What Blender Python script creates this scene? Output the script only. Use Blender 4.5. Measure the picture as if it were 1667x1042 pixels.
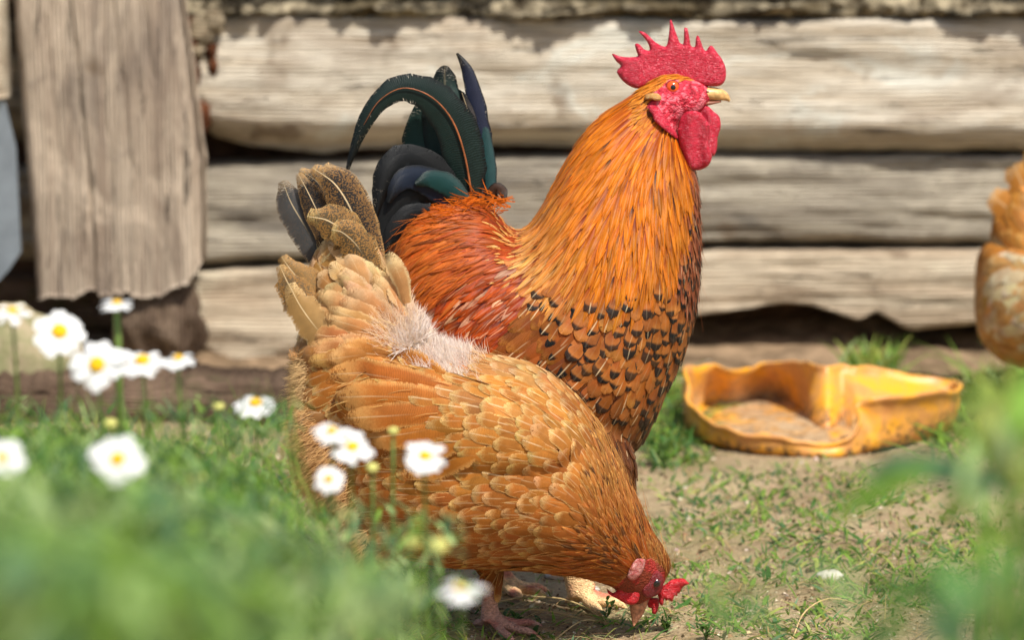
import bpy, math, random
import numpy as np
from mathutils import Vector, Matrix, noise
from mathutils.bvhtree import BVHTree
from mathutils.geometry import delaunay_2d_cdt

random.seed(7); RNG = np.random.default_rng(7)
for o in list(bpy.data.objects): bpy.data.objects.remove(o)
SC = bpy.context.scene
COL = SC.collection

# ------------------------------------------------------------------ camera, world, sun, exposure
FPX, PITCH, CAMH = 6160.0, math.radians(8.55), 0.915
cam_d = bpy.data.cameras.new('camera'); cam = bpy.data.objects.new('camera', cam_d); COL.objects.link(cam)
cam.location = (0, 0, CAMH); cam.rotation_euler = (math.pi/2 - PITCH, 0, 0)
cam_d.sensor_width = 36.0; cam_d.lens = FPX/1667*36
cam_d.clip_start = 0.05; cam_d.clip_end = 500
cam_d.dof.use_dof = True; cam_d.dof.focus_distance = 3.91; cam_d.dof.aperture_fstop = 5.2
SC.camera = cam
SUN_EL, SUN_AZ = math.radians(55), math.radians(30)       # azimuth measured from "behind the camera", to its left
w = bpy.data.worlds.new('World'); SC.world = w; w.use_nodes = True
wn = w.node_tree; bg = wn.nodes['Background']
sky = wn.nodes.new('ShaderNodeTexSky'); sky.sky_type = 'NISHITA'; sky.sun_disc = False
sky.sun_elevation = SUN_EL
sdir = Vector((math.sin(SUN_AZ)*math.cos(SUN_EL), -math.cos(SUN_AZ)*math.cos(SUN_EL), math.sin(SUN_EL)))   # towards the sun
sky.sun_rotation = math.atan2(sdir.x, sdir.y)
sky.dust_density = 2.5; sky.air_density = 1.0
wn.links.new(sky.outputs[0], bg.inputs[0]); bg.inputs[1].default_value = 0.105
sun_d = bpy.data.lights.new('sun', 'SUN'); sun = bpy.data.objects.new('sun', sun_d); COL.objects.link(sun)
sun_d.energy = 4.4; sun_d.angle = math.radians(2.0); sun_d.color = (1.0, 0.965, 0.90)
sun.rotation_euler = (-sdir).to_track_quat('-Z', 'Y').to_euler()
sun.location = (0, 0, 6)
SC.view_settings.view_transform = 'Standard'; SC.view_settings.look = 'None'
SC.view_settings.exposure = 0.42; SC.view_settings.gamma = 1
SC.render.engine = 'CYCLES'
SC.cycles.use_denoising = True
SC.cycles.max_bounces = 6; SC.cycles.transparent_max_bounces = 24
SC.cycles.sample_clamp_indirect = 6

# ------------------------------------------------------------------ measuring helpers
CP, SP = math.cos(PITCH), math.sin(PITCH)
def ray(px, py):
    u = (px-833.5)/FPX; v = -(py-521)/FPX
    return Vector((u, CP + SP*v, -SP + CP*v))
def P(px, py, Y):                       # a measured picture point at distance Y
    d = ray(px, py); t = Y/d.y
    return Vector((t*d.x, Y, CAMH + t*d.z))
def G(px, py):                          # a measured picture point on the ground
    d = ray(px, py); t = -CAMH/d.z
    return Vector((t*d.x, t*d.y, 0))
def proj(V):                            # (n,3) -> picture measures
    V = np.asarray(V, float); x = V[:, 0]; y = V[:, 1]; z = V[:, 2]-CAMH
    f = y*CP - z*SP; up = y*SP + z*CP
    return np.stack([833.5 + FPX*x/f, 521 - FPX*up/f], 1)

def lin(r, g, b, k=1.0):
    f = lambda c: ((c/255+0.055)/1.055)**2.4 if c > 10 else c/255/12.92
    return np.array([f(r)*k, f(g)*k, f(b)*k])

def inpoly(pts, poly):
    x = pts[:, 0]; y = pts[:, 1]; c = np.zeros(len(pts), bool); n = len(poly); j = n-1
    for i in range(n):
        xi, yi = poly[i]; xj, yj = poly[j]
        if yi != yj:
            m = ((yi > y) != (yj > y)) & (x < (xj-xi)*(y-yi)/(yj-yi)+xi)
            c ^= m
        j = i
    return c

def spline(pts, n):                     # Catmull-Rom through any-dimensional points, n samples evenly in parameter
    A = np.asarray(pts, float); m = len(A)
    E = np.vstack([2*A[0]-A[1], A, 2*A[-1]-A[-2]])
    out = []
    for t in np.linspace(0, m-1, n):
        i = min(int(t), m-2); f = t-i
        p0, p1, p2, p3 = E[i], E[i+1], E[i+2], E[i+3]
        out.append(.5*((2*p1)+(-p0+p2)*f+(2*p0-5*p1+4*p2-p3)*f*f+(-p0+3*p1-3*p2+p3)*f**3))
    return np.array(out)

def N3(x, y, z, s=1.0): return noise.noise(Vector((x*s, y*s, z*s)))

# ------------------------------------------------------------------ object helpers
def add_attr(me, name, arr, typ='FLOAT_COLOR'):
    arr = np.asarray(arr, np.float32)
    a = me.attributes.new(name, typ, 'POINT')
    if typ == 'FLOAT_COLOR':
        if arr.shape[1] == 3: arr = np.hstack([arr, np.ones((len(arr), 1), np.float32)])
        a.data.foreach_set('color', arr.ravel())
    elif typ == 'FLOAT2': a.data.foreach_set('vector', arr.ravel())
    else: a.data.foreach_set('value', arr.ravel())

def mesh(name, V, F, mat=None, smooth=True, attrs=None):
    me = bpy.data.meshes.new(name)
    me.from_pydata([tuple(map(float, v)) for v in V], [], [tuple(map(int, f)) for f in F])
    for k, (a, t) in (attrs or {}).items(): add_attr(me, k, a, t)
    if smooth: me.polygons.foreach_set('use_smooth', np.ones(len(me.polygons), bool))
    if mat: me.materials.append(mat)
    me.update()
    return me

def link(name, data, parent=None, **props):
    o = bpy.data.objects.new(name, data); COL.objects.link(o)
    if parent is not None:
        o.parent = parent
        o.matrix_parent_inverse = parent.matrix_basis.inverted()
    for k, v in props.items(): o[k] = v
    return o

def thing(name, label, cat, loc=(0, 0, 0), group=None):
    o = bpy.data.objects.new(name, None); COL.objects.link(o); o.location = loc
    o.empty_display_size = .05
    o['label'] = label; o['category'] = cat
    if group: o['group'] = group
    return o

def tube(path, radii, seg=8, cap=True):
    path = [Vector(p) for p in path]; V = []; F = []; n = len(path)
    up = Vector((0.13, -0.97, 0.21)).normalized()
    for i, p in enumerate(path):
        t = (path[min(i+1, n-1)]-path[max(i-1, 0)]).normalized()
        a = up-t*up.dot(t)
        if a.length < 1e-4: a = Vector((1, 0, 0))
        a.normalize(); b = t.cross(a)
        for k in range(seg):
            th = 2*math.pi*k/seg
            V.append(p+(a*math.cos(th)+b*math.sin(th))*radii[i])
    for i in range(n-1):
        for k in range(seg):
            F.append((i*seg+k, i*seg+(k+1) % seg, (i+1)*seg+(k+1) % seg, (i+1)*seg+k))
    if cap:
        V += [path[0], path[-1]]; c0, c1 = len(V)-2, len(V)-1
        for k in range(seg):
            F.append((c0, (k+1) % seg, k)); F.append((c1, (n-1)*seg+k, (n-1)*seg+(k+1) % seg))
    return V, F

def loft(sections, seg=28, sub=6, power=1.0):
    """sections: (top Vector, bottom Vector, half width); the width lies along y. Smoothly resampled, capped."""
    A = np.array([list(t)+list(b)+[hw, yo] for t, b, hw, yo in sections])
    n = (len(A)-1)*sub+1; A = spline(A, n); V = []; F = []
    for r in A:
        t = Vector(r[:3]); b = Vector(r[3:6]); c = (t+b)/2; a = (t-b)/2; hw = max(r[6], .002); c.y += r[7]
        for k in range(seg):
            th = 2*math.pi*k/seg; cs, sn = math.cos(th), math.sin(th)
            cs = math.copysign(abs(cs)**power, cs); sn = math.copysign(abs(sn)**power, sn)
            V.append(c+a*cs+Vector((0, 1, 0))*hw*sn)
    for i in range(n-1):
        for k in range(seg):
            F.append((i*seg+k, i*seg+(k+1) % seg, (i+1)*seg+(k+1) % seg, (i+1)*seg+k))
    r0 = A[0]; r1 = A[-1]
    V.append((Vector(r0[:3])+Vector(r0[3:6]))/2+Vector((0, r0[7], 0))); V.append((Vector(r1[:3])+Vector(r1[3:6]))/2+Vector((0, r1[7], 0)))
    for k in range(seg):
        F.append((len(V)-2, (k+1) % seg, k)); F.append((len(V)-1, (n-1)*seg+k, (n-1)*seg+(k+1) % seg))
    return V, F

def join(parts):
    V = []; F = []
    for v, f in parts:
        o = len(V); V += list(v); F += [tuple(i+o for i in q) for q in f]
    return V, F

def remesh(V, F, voxel, smooth=2):
    me = mesh('tmp', V, F); o = bpy.data.objects.new('tmp', me); COL.objects.link(o)
    m = o.modifiers.new('r', 'REMESH'); m.mode = 'VOXEL'; m.voxel_size = voxel
    s = o.modifiers.new('s', 'SMOOTH'); s.iterations = smooth; s.factor = .5
    dg = bpy.context.evaluated_depsgraph_get()
    out = bpy.data.meshes.new_from_object(o.evaluated_get(dg))
    bpy.data.objects.remove(o); bpy.data.meshes.remove(me)
    out.polygons.foreach_set('use_smooth', np.ones(len(out.polygons), bool))
    return out

def co(me):
    a = np.empty(len(me.vertices)*3, np.float32); me.vertices.foreach_get('co', a); return a.reshape(-1, 3)

def pillow(outline, Y, T, R, to3, step=4.0, curve=None, seed=1, rough=.15):
    """A fleshy slab: an outline (picture measures) filled, swelling from its rim to half thickness T."""
    rn = random.Random(seed)
    O = spline(outline+[outline[0]], len(outline)*3+1)[:-1]
    poly = [tuple(p) for p in O]; xs = O[:, 0]; ys = O[:, 1]
    pts = [Vector(p) for p in poly]; ne = len(pts); grid = []
    y = ys.min()
    while y < ys.max():
        x = xs.min()
        while x < xs.max():
            grid.append((x+rn.uniform(-.3, .3)*step, y+rn.uniform(-.3, .3)*step)); x += step
        y += step
    grid = np.array(grid); ins = inpoly(grid, poly)
    D = np.sqrt(((grid[:, None, :]-O[None, :, :])**2).sum(2)).min(1)
    for g in grid[ins & (D > step*.45)]: pts.append(Vector(g))
    v2, e2, f2, *_ = delaunay_2d_cdt(pts, [(i, (i+1) % ne) for i in range(ne)], [list(range(ne))], 1, 1e-5)
    v2 = np.array([tuple(v) for v in v2]); D = np.sqrt(((v2[:, None, :]-O[None, :, :])**2).sum(2)).min(1)
    V = []; F = []; n = len(v2)
    for side in (-1, 1):
        for i, (x, y) in enumerate(v2):
            d = min(D[i]/R, 1); h = T*(.12+.88*math.sqrt(max(0, 1-(1-d)**2)))
            h *= 1+rough*noise.noise(Vector((x*.13, y*.13, seed)))+rough*.6*noise.noise(Vector((x*.4, y*.4, seed+5)))
            yo = curve(x, y) if curve else 0
            V.append(to3(x, y, Y+side*h+yo))
    for f in f2:
        F.append(tuple(f)); F.append(tuple(i+n for i in reversed(f)))
    # rim
    from collections import Counter
    ec = Counter()
    for f in f2:
        for a, b in zip(f, list(f[1:])+[f[0]]): ec[(min(a, b), max(a, b))] += 1
    for f in f2:
        for a, b in zip(f, list(f[1:])+[f[0]]):
            if ec[(min(a, b), max(a, b))] == 1: F.append((b, a, a+n, b+n))
    return V, F

# ------------------------------------------------------------------ material helpers
class NT:
    def __init__(s, name):
        s.m = bpy.data.materials.new(name); s.m.use_nodes = True; s.t = s.m.node_tree; s.t.nodes.clear()
        s.out = s.t.nodes.new('ShaderNodeOutputMaterial')
    def __call__(s, typ, *ins, **kw):
        nd = s.t.nodes.new('ShaderNode'+typ)
        named = kw.pop('i', {})
        for k, v in kw.items(): setattr(nd, k, v)
        for k, v in list(enumerate(ins))+list(named.items()):
            if v is None: continue
            if isinstance(v, bpy.types.NodeSocket): s.t.links.new(v, nd.inputs[k])
            else:
                sk = nd.inputs[k]
                if sk.type == 'RGBA' and len(v) == 3: v = tuple(v)+(1,)
                sk.default_value = v
        return nd
    def math(s, op, a, b=None, c=None): return s('Math', a, b, c, operation=op).outputs[0]
    def ss(s, x, lo, hi, a=0.0, b=1.0):
        return s('MapRange', x, lo, hi, a, b, interpolation_type='SMOOTHSTEP').outputs[0]
    def mix(s, f, a, b, mode='MIX'):
        n = s.t.nodes.new('ShaderNodeMix'); n.data_type = 'RGBA'; n.blend_type = mode; n.clamp_factor = True
        for k, v in ((0, f), (6, a), (7, b)):
            if isinstance(v, bpy.types.NodeSocket): s.t.links.new(v, n.inputs[k])
            else: n.inputs[k].default_value = v if k == 0 else tuple(v)[:3]+(1,)
        return n.outputs[2]
    def noise(s, vec, scale, detail=4, rough=.55, dist=0.0):
        return s('TexNoise', i={'Vector': vec, 'Scale': scale, 'Detail': detail, 'Roughness': rough, 'Distortion': dist}).outputs[0]
    def coords(s, which='Object'): return s('TexCoord').outputs[which]
    def mapping(s, vec, scale, loc=(0, 0, 0)): return s('Mapping', i={'Vector': vec, 'Scale': scale, 'Location': loc}).outputs[0]
    def attr(s, name): return s('Attribute', attribute_name=name).outputs
    def bump(s, h, strength=.5, dist=.002): return s('Bump', i={'Height': h, 'Strength': strength, 'Distance': dist}).outputs[0]
    def pbr(s, col, rough=.6, spec=.3, normal=None, trans=0.0, **kw):
        b = s('BsdfPrincipled', i={'Base Color': col, 'Roughness': rough, 'Specular IOR Level': spec, 'Normal': normal, **kw})
        sh = b.outputs[0]
        if trans:
            t = s('BsdfTranslucent', col, normal)
            sh = s('MixShader', trans, sh, t.outputs[0]).outputs[0]
        s.t.links.new(sh, s.out.inputs[0]); return s.m

def mat_wood(name, axis, light, mid, dark, seed=0, moss=None, stain=.5, grain=1.0):
    gy_ = lambda q: np.array(q)*.82+np.dot(q, (.25, .65, .1))*.18*np.array((1.0, .985, .95))
    light, mid, dark = gy_(light), gy_(mid), gy_(dark)
    n = NT(name); c = n.coords(); X = axis == 'x'
    L = (seed*3.7, seed*1.3, seed*2.1)
    def along(k, q): return n.mapping(c, (k, q, q) if X else (q, q, k), L)
    v2 = n.mapping(c, (1, 1, 1), L)
    a = n.noise(along(1, 10), 3.4, 7, .66, .5); b = n.noise(along(1, 14), 7, 6, .7, .35); big = n.noise(along(1, 2), 4, 5, .65, .8)
    fine = n.noise(along(2, 60), 6, 4, .65, .1); wv = n('TexWave', i={'Vector': along(.12, 1), 'Scale': 55.0, 'Distortion': 9.0, 'Detail': 4.0, 'Detail Scale': .7}, bands_direction='Z' if X else 'X').outputs[1]
    col = n.mix(n.ss(a, .36, .62), mid, light)
    col = n.mix(n.ss(big, .52, .68, 0, stain*.7), col, dark)
    col = n.mix(n.ss(big, .46, .36, 0, .75), col, np.minimum(np.array(light)*1.25, .88))
    col = n.mix(n.ss(wv, .55, .95, 0, .28*grain), col, np.array(dark)*.9)
    crack = n.ss(b, .385, .33)
    col = n.mix(n.math('MULTIPLY', crack, .85), col, np.array(dark)*.28)
    col = n.mix(n.ss(fine, .35, .65, .0, .38*grain), col, np.array(mid)*.55)
    kn = n.noise(v2, 7, 3, .6); col = n.mix(n.ss(kn, .63, .70, 0, .7), col, np.array((.20, .14, .09)))
    if moss is not None:
        ms = n.noise(v2, 9, 5, .7); col = n.mix(n.ss(ms, .52, .66, 0, .6), col, moss)
    h = n.math('SUBTRACT', n.math('ADD', n.math('ADD', a, n.math('MULTIPLY', wv, .25)), n.math('MULTIPLY', fine, .6)), n.math('MULTIPLY', crack, 1.2))
    return n.pbr(col, .9, .1, n.bump(h, 1.0, .010))

def mat_plain(name, col, rough=.6, spec=.3, var=.25, scale=40, bump=.3, trans=0.0, dist=.002, **kw):
    n = NT(name); c = n.coords(); a = n.noise(c, scale, 5, .6)
    cc = n.mix(n.ss(a, .3, .7), np.array(col)*(1-var), np.minimum(np.array(col)*(1+var), .95))
    return n.pbr(cc, rough, spec, n.bump(a, bump, dist) if bump else None, trans, **kw)

def mat_attr(name, rough=.6, spec=.25, trans=0.0, var=.3, scale=60, bump=.2):
    n = NT(name); col = n.attr('base')[0]; c = n.coords(); a = n.noise(c, scale, 4, .6)
    cc = n.mix(1.0, col, n.mix(n.ss(a, .3, .7), (1-var,)*3, (1+var,)*3), 'MULTIPLY')
    return n.pbr(cc, rough, spec, n.bump(a, bump, .001) if bump else None, trans)
# ------------------------------------------------------------------ ground
def gz(x, y):
    z = .010*N3(x, y, 0, 2.3)+.006*N3(x, y, 3, 6)+.003*N3(x, y, 5, 17)
    return z*min(1, max(0, (y-1)/2))
def axis_pts(segs):
    out = [segs[0][0]]
    for a, b, n in segs: out += list(np.linspace(a, b, n+1)[1:])
    return np.array(out)
gx = axis_pts([(-60, -6, 14), (-6, -1.0, 20), (-1.0, 1.0, 170), (1.0, 6, 20), (6, 60, 14)])
gy = axis_pts([(-20, 0, 10), (0, 3.4, 40), (3.4, 4.5, 130), (4.5, 6.0, 90), (6, 12, 14), (12, 140, 14)])
V = [(x, y, gz(x, y)+(.0025*N3(x, y, 1, 60) if abs(x) < 1 and 3.4 < y < 6 else 0)) for y in gy for x in gx]
nx = len(gx); F = [(j*nx+i, j*nx+i+1, (j+1)*nx+i+1, (j+1)*nx+i) for j in range(len(gy)-1) for i in range(nx-1)]
n = NT('soil'); c = n.coords()
a = n.noise(c, 6, 6, .65, .3); b = n.noise(c, 45, 6, .7); d = n.noise(c, 190, 4, .7)
vor = n('TexVoronoi', i={'Vector': c, 'Scale': 130.0}).outputs[0]
col = n.mix(n.ss(a, .35, .65), lin(152, 130, 100), lin(182, 160, 126))
col = n.mix(n.ss(b, .52, .72, 0, .75), col, lin(112, 86, 62))
col = n.mix(n.ss(d, .58, .7, 0, .7), col, lin(220, 198, 160))
col = n.mix(n.ss(d, .42, .3, 0, .6), col, lin(84, 66, 50))
gr = n.noise(c, 3.2, 5, .7); col = n.mix(n.ss(gr, .5, .66, 0, .35), col, lin(128, 130, 80))
h = n.math('ADD', n.math('MULTIPLY', b, 1.2), n.math('ADD', d, n.math('MULTIPLY', vor, .6)))
soil = n.pbr(col, .95, .1, n.bump(h, .9, .006))
link('ground', mesh('ground', V, F, soil), kind='structure')

# ------------------------------------------------------------------ log wall
WY = 5.60
def curve_px(keys): 
    xs = [k[0] for k in keys]; ys = [k[1] for k in keys]
    return lambda x: float(np.interp(x, xs, ys))
def log_mesh(name, x0, x1, top, bot, mat, Y=WY, depth=.2, cham=.22, seed=0, rag=0.0, bulge=.007, n=300):
    """A hewn log: face between its measured top and bottom edges, rounded arrises, sloping underside."""
    V = []; F = []; prof = []
    for i in range(n+1):
        px = x0+(x1-x0)*i/n
        t = P(px, top(px), Y).z; b = P(px, bot(px), Y).z; X = P(px, top(px), Y).x
        t += .004*N3(X, seed, 1, 9)+.002*N3(X, seed, 2, 30); b += (.004+rag)*N3(X, seed, 4, 9)+(.002+rag*.5)*N3(X, seed, 5, 34)
        H = t-b
        # (y offset, height fraction): back top, top arris, face, face bottom, underside, back
        pr = [(depth, 1), (depth*.5, 1.0), (.022, 1.0), (.007, .985), (0, .95)]
        for q in range(1, 20): pr.append((0, .95-(.95-cham)*q/20))
        pr += [(.002, cham), (.012, cham*.75), (.028, cham*.42), (.045, cham*.12), (.06, 0), (depth*.6, 0), (depth, 0)]
        for yo, f in pr:
            z = b+H*f; by = -bulge*math.sin(math.pi*f)
            by += (.012*N3(X*.9, z*3, seed*7.1, 2)+.009*N3(X*1.8, z*14, seed*3.3, 1.6)+.006*N3(X*3, z*55, seed, 1.3)+.004*N3(X*9, z*90, seed, 1.3)) if yo < .05 else 0
            V.append(Vector((X, Y+yo+by, z)))
        m = len(pr)
    for i in range(n):
        for k in range(m-1): F.append((i*m+k, (i+1)*m+k, (i+1)*m+k+1, i*m+k+1))
        F.append((i*m+m-1, (i+1)*m+m-1, (i+1)*m, i*m))
    F.append(tuple(range(m))); F.append(tuple(n*m+k for k in reversed(range(m))))
    return mesh(name, V, F, mat)

W_L = [lin(226, 208, 178, .8), lin(176, 150, 120, .8), lin(128, 108, 90, .8)]
wd1 = mat_wood('weathered_log_pale', 'x', lin(248, 236, 212, .9), lin(222, 202, 170, .88), lin(166, 138, 110, .85), 1, None, .75)
wd2 = mat_wood('weathered_log_grey', 'x', lin(208, 194, 168, .86), lin(168, 154, 132, .84), lin(112, 106, 100, .82), 2, None, .85)
wd3 = mat_wood('weathered_log_tan', 'x', lin(238, 218, 184, .9), lin(208, 182, 148, .88), lin(160, 132, 104, .85), 3, None, .5)
wd0 = mat_wood('mossy_log', 'x', lin(190, 170, 136, .8), lin(150, 130, 98, .8), lin(92, 78, 58, .7), 4, lin(120, 112, 62, .7), .9)
wd5 = mat_wood('rotten_log', 'x', lin(140, 112, 88, .8), lin(104, 80, 60, .8), lin(62, 46, 36, .7), 5, lin(92, 96, 56, .6), 1.1)
wdp = mat_wood('weathered_post_wood', 'z', lin(226, 202, 172, .88), lin(188, 162, 136, .86), lin(124, 110, 100, .84), 6, None, .75, 1.0)
rust = mat_plain('rotten_red_wood', lin(88, 54, 36, .7), .95, .05, .65, 45, .9, dist=.006)
dark_backing = mat_plain('dark_backing', lin(74, 56, 44), .95, .05, .5, 30, .9, dist=.01)  # dark tone for the sheet added behind the log gaps

wall = thing('log_wall', 'old wall of weathered grey-brown hewn logs behind the birds', 'wall', (0, WY, 0))
T0 = curve_px([(-900, -190), (2600, -190)]); B0 = curve_px([(-900, 6), (500, 4), (900, 2), (1200, 6), (1667, 2), (2600, 2)])
T1 = curve_px([(-900, 30), (305, 32), (420, 22), (900, 27), (1250, 32), (1667, 26), (2600, 26)])
B1 = curve_px([(-900, 240), (300, 172), (318, 205), (340, 228), (400, 244), (520, 256), (620, 246), (760, 240), (900, 246), (1150, 254), (1400, 252), (1667, 252), (2600, 250)])
T2 = curve_px([(-900, 270), (320, 272), (480, 268), (640, 264), (900, 256), (1150, 254), (1667, 255), (2600, 256)])
B2 = curve_px([(-900, 436), (330, 440), (480, 432), (800, 414), (1150, 404), (1667, 405), (2600, 405)])
T3 = curve_px([(-900, 452), (305, 446), (480, 438), (800, 420), (1150, 411), (1667, 411), (2600, 411)])
B3 = curve_px([(-900, 560), (300, 556), (330, 575), (380, 597), (480, 594), (700, 580), (900, 545), (1140, 517), (1220, 508), (1300, 499), (1340, 505), (1400, 522), (1430, 512), (1470, 542), (1500, 546), (1600, 532), (1667, 530), (2600, 535)])
T4 = curve_px([(-900, 600), (200, 598), (300, 612), (480, 615), (800, 640)]); B4 = curve_px([(-900, 730), (800, 760)])
TU = curve_px([(-900, -420), (2600, -420)]); BU = curve_px([(-900, -205), (2600, -205)])
link('log', log_mesh('log', -900, 2600, TU, BU, wd2, seed=11), wall)
link('log', log_mesh('log', -900, 2600, T0, B0, wd0, seed=12, cham=.12, rag=.004), wall)
link('log', log_mesh('log', 306, 2600, T1, B1, wd1, seed=13, cham=.17), wall)
link('log', log_mesh('log', 240, 2600, T2, B2, wd2, seed=14, cham=.10, Y=WY+.02), wall)
link('log', log_mesh('log', 286, 2600, T3, B3, wd3, seed=15, cham=.05, rag=.006), wall)
link('log', log_mesh('log', -900, 760, T4, B4, wd5, seed=16, cham=.2, rag=.01, Y=WY+.03), wall, label='rotten brown bottom log')
# log ends behind the post
link('log', log_mesh('log', -900, 300, T1, curve_px([(-900, 240), (300, 240)]), wd2, seed=17, Y=WY+.09), wall)
link('log', log_mesh('log', -900, 236, T2, B2, wd2, seed=18, Y=WY+.09), wall)
link('log', log_mesh('log', -900, 280, T3, B3, wd5, seed=19, Y=WY+.09), wall)
# crumbling red rot at the end of the pale log
def lump(cx, cz, cy, rx, ry, rz, seed, n=14, amp=.35, fr=2.2):
    V = []; F = []
    for i in range(n+1):
        th = math.pi*i/n
        for k in range(n*2):
            ph = math.pi*k/n
            d = Vector((math.sin(th)*math.cos(ph), math.sin(th)*math.sin(ph), math.cos(th)))
            r = 1+amp*noise.noise(d*fr+Vector((seed*3.1, 0, 0)))+amp*.4*noise.noise(d*fr*3+Vector((seed, 5, 0)))
            V.append(Vector((cx+d.x*rx*r, cy+d.y*ry*r, cz+d.z*rz*r)))
    for i in range(n):
        for k in range(n*2):
            F.append((i*n*2+k, i*n*2+(k+1) % (n*2), (i+1)*n*2+(k+1) % (n*2), (i+1)*n*2+k))
    return V, F
parts = []
rr = random.Random(4)
for i in range(46):
    f = rr.random(); py = 45+165*f; px = 306+rr.random()*(44-26*abs(f-.35)); r = rr.uniform(.006, .014)
    q = P(px, py, WY-.006+rr.uniform(-.008, .01)); parts.append(lump(q.x, q.z, q.y, r*.9, .010, r*1.4, i, 8, .6, 3))
link('rotten_wood', mesh('rotten_wood', *join(parts), rust), wall)
parts = []
for (px, py, r, s) in [(328, 50, .02, 7), (322, 80, .012, 8), (350, 34, .016, 21)]:
    q = P(px, py, WY-.012); parts.append(lump(q.x, q.z, q.y, r, .014, r*1.1, s, 12, .4, 3))
link('mossy_splinter', mesh('mossy_splinter', *join(parts), wd0), wall)
# dark sheet added behind the logs to keep sky light out of the gaps
q0 = P(-900, -420, WY+.15); q1 = P(2600, 640, WY+.15)
V = []; F = []; nx, nz = 120, 50
for j in range(nz+1):
    for i in range(nx+1):
        x = q0.x+(q1.x-q0.x)*i/nx; z = q1.z-.05+(q0.z-q1.z+.05)*j/nz
        V.append((x, WY+.13+.03*N3(x, z, 2, 9)+.01*N3(x, z, 4, 30), z))
F = [(j*(nx+1)+i, j*(nx+1)+i+1, (j+1)*(nx+1)+i+1, (j+1)*(nx+1)+i) for j in range(nz) for i in range(nx)]
link('gap_backing', mesh('gap_backing', V, F, dark_backing), wall)
# moss and dry litter in the top joint
V = []; F = []; nx = 400
for i in range(nx+1):
    px = 285+1500*i/nx
    for k in range(7):
        f = k/6; q = P(px, 26-30*f, WY+.02)
        V.append((q.x, q.y-.028*math.sin(math.pi*min(1, f+.1))*(1+1.5*N3(q.x, f, 3, 9)+.7*N3(q.x, f, 3, 24))+.014*N3(q.x, f*2, 5, 60), q.z+.014*N3(q.x, f, 8, 9)+.005*N3(q.x, f, 9, 50)))
F = [(i*7+k, (i+1)*7+k, (i+1)*7+k+1, i*7+k+1) for i in range(nx) for k in range(6)]
n = NT('dry_moss'); c = n.coords(); a = n.noise(c, 26, 5, .7); b = n.noise(c, 9, 3, .6)
col = n.mix(n.ss(a, .35, .65), lin(70, 60, 46, .7), lin(178, 164, 136, .8)); col = n.mix(n.ss(b, .5, .6, 0, .8), col, lin(96, 84, 62, .65))
link('joint_moss', mesh('joint_moss', V, F, n.pbr(col, .95, .05, n.bump(a, .9, .01))), wall, kind='stuff')

# earth bank under the lowest logs
V = []; F = []; nx, ny = 160, 14
for j in range(ny+1):
    for i in range(nx+1):
        x = -1.7+3.6*i/nx; f = j/ny
        y = WY-.08+.26*f
        z = .055*f+.035*f*N3(x, 0, 7, 7)+.015*N3(x, y, 3, 14)+.006*N3(x, y, 3, 40)+.004
        V.append((x, y, z))
F = [(j*(nx+1)+i, j*(nx+1)+i+1, (j+1)*(nx+1)+i+1, (j+1)*(nx+1)+i) for j in range(ny) for i in range(nx)]
link('earth_bank', mesh('earth_bank', V, F, mat_plain('bank_soil', lin(122, 102, 80), .95, .05, .45, 24, .9, dist=.01)), kind='structure')

# ------------------------------------------------------------------ post, metal sheet, boards on the left
def slab_mesh(name, left, right, ytop, ybot, Y, depth, mat, seed, nxs=30, nzs=60, ragf=None, groove=None):
    V = []; F = []
    for j in range(nzs+1):
        f = j/nzs
        for i in range(nxs+1):
            g = i/nxs
            py0 = ytop+(ybot-ytop)*f
            px = left(py0)+(right(py0)-left(py0))*g
            py = ytop+((ragf(g) if ragf else ybot)-ytop)*f
            q = P(px, py, Y); e = min(g, 1-g)
            yo = .018*max(0, 1-e/.06)**2
            yo += -.004*math.sin(math.pi*g)+.006*N3(q.x*16, q.z*1.3, seed, 1.5)+.003*N3(q.x*60, q.z*3, seed, 1.4)
            if groove: yo += groove(g, f)
            V.append(Vector((q.x+.002*N3(q.x, q.z, seed, 30), Y+yo, q.z)))
    w_ = nxs+1; nf = len(V)
    for v in list(V): V.append(Vector((v.x, Y+depth, v.z)))
    for j in range(nzs):
        for i in range(nxs):
            a = j*w_+i; F.append((a, a+1, a+w_+1, a+w_)); F.append((a+nf, a+w_+nf, a+w_+1+nf, a+1+nf))
    def side(idx):
        for a, b in zip(idx[:-1], idx[1:]): F.append((a, a+nf, b+nf, b))
    side([i for i in range(w_)][::-1]); side([nzs*w_+i for i in range(w_)]); side([j*w_ for j in range(nzs+1)]); side([j*w_+nxs for j in range(nzs+1)][::-1])
    return mesh(name, V, F, mat)
def post_bottom(g):
    return float(np.interp(g, [0, .08, .22, .33, .40, .55, .62, .75, .82, .92, 1], [492, 482, 486, 470, 484, 476, 486, 482, 470, 462, 430]))+5*N3(g*30, 2, 1)
def post_groove(g, f):
    z = 0
    for g0, w0, d0, f0, f1 in ((.36, .006, .012, 0, 1), (.62, .005, .007, .1, .7), (.80, .004, .006, 0, .5), (.2, .004, .005, .35, 1), (.5, .004, .004, .5, 1)):
        if f0 <= f <= f1:
            gg = g0+.015*N3(f*6, g0*9, 3)
            z += d0*math.exp(-((g-gg)/w0)**2)
    return z
post = link('wooden_post', slab_mesh('wooden_post', curve_px([(-230, 12), (0, 20), (480, 60)]), curve_px([(-230, 278), (0, 290), (300, 326), (480, 328)]), -230, 480, 5.47, .11, wdp, 3, 110, 90, post_bottom, post_groove))
post['label'] = 'broad upright weathered post with a ragged bottom end, left of the logs'; post['category'] = 'wooden post'
metal = mat_plain('galvanised_metal', lin(176, 186, 194, .6), .5, .5, .12, 30, .1, Metallic=.6)
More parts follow.
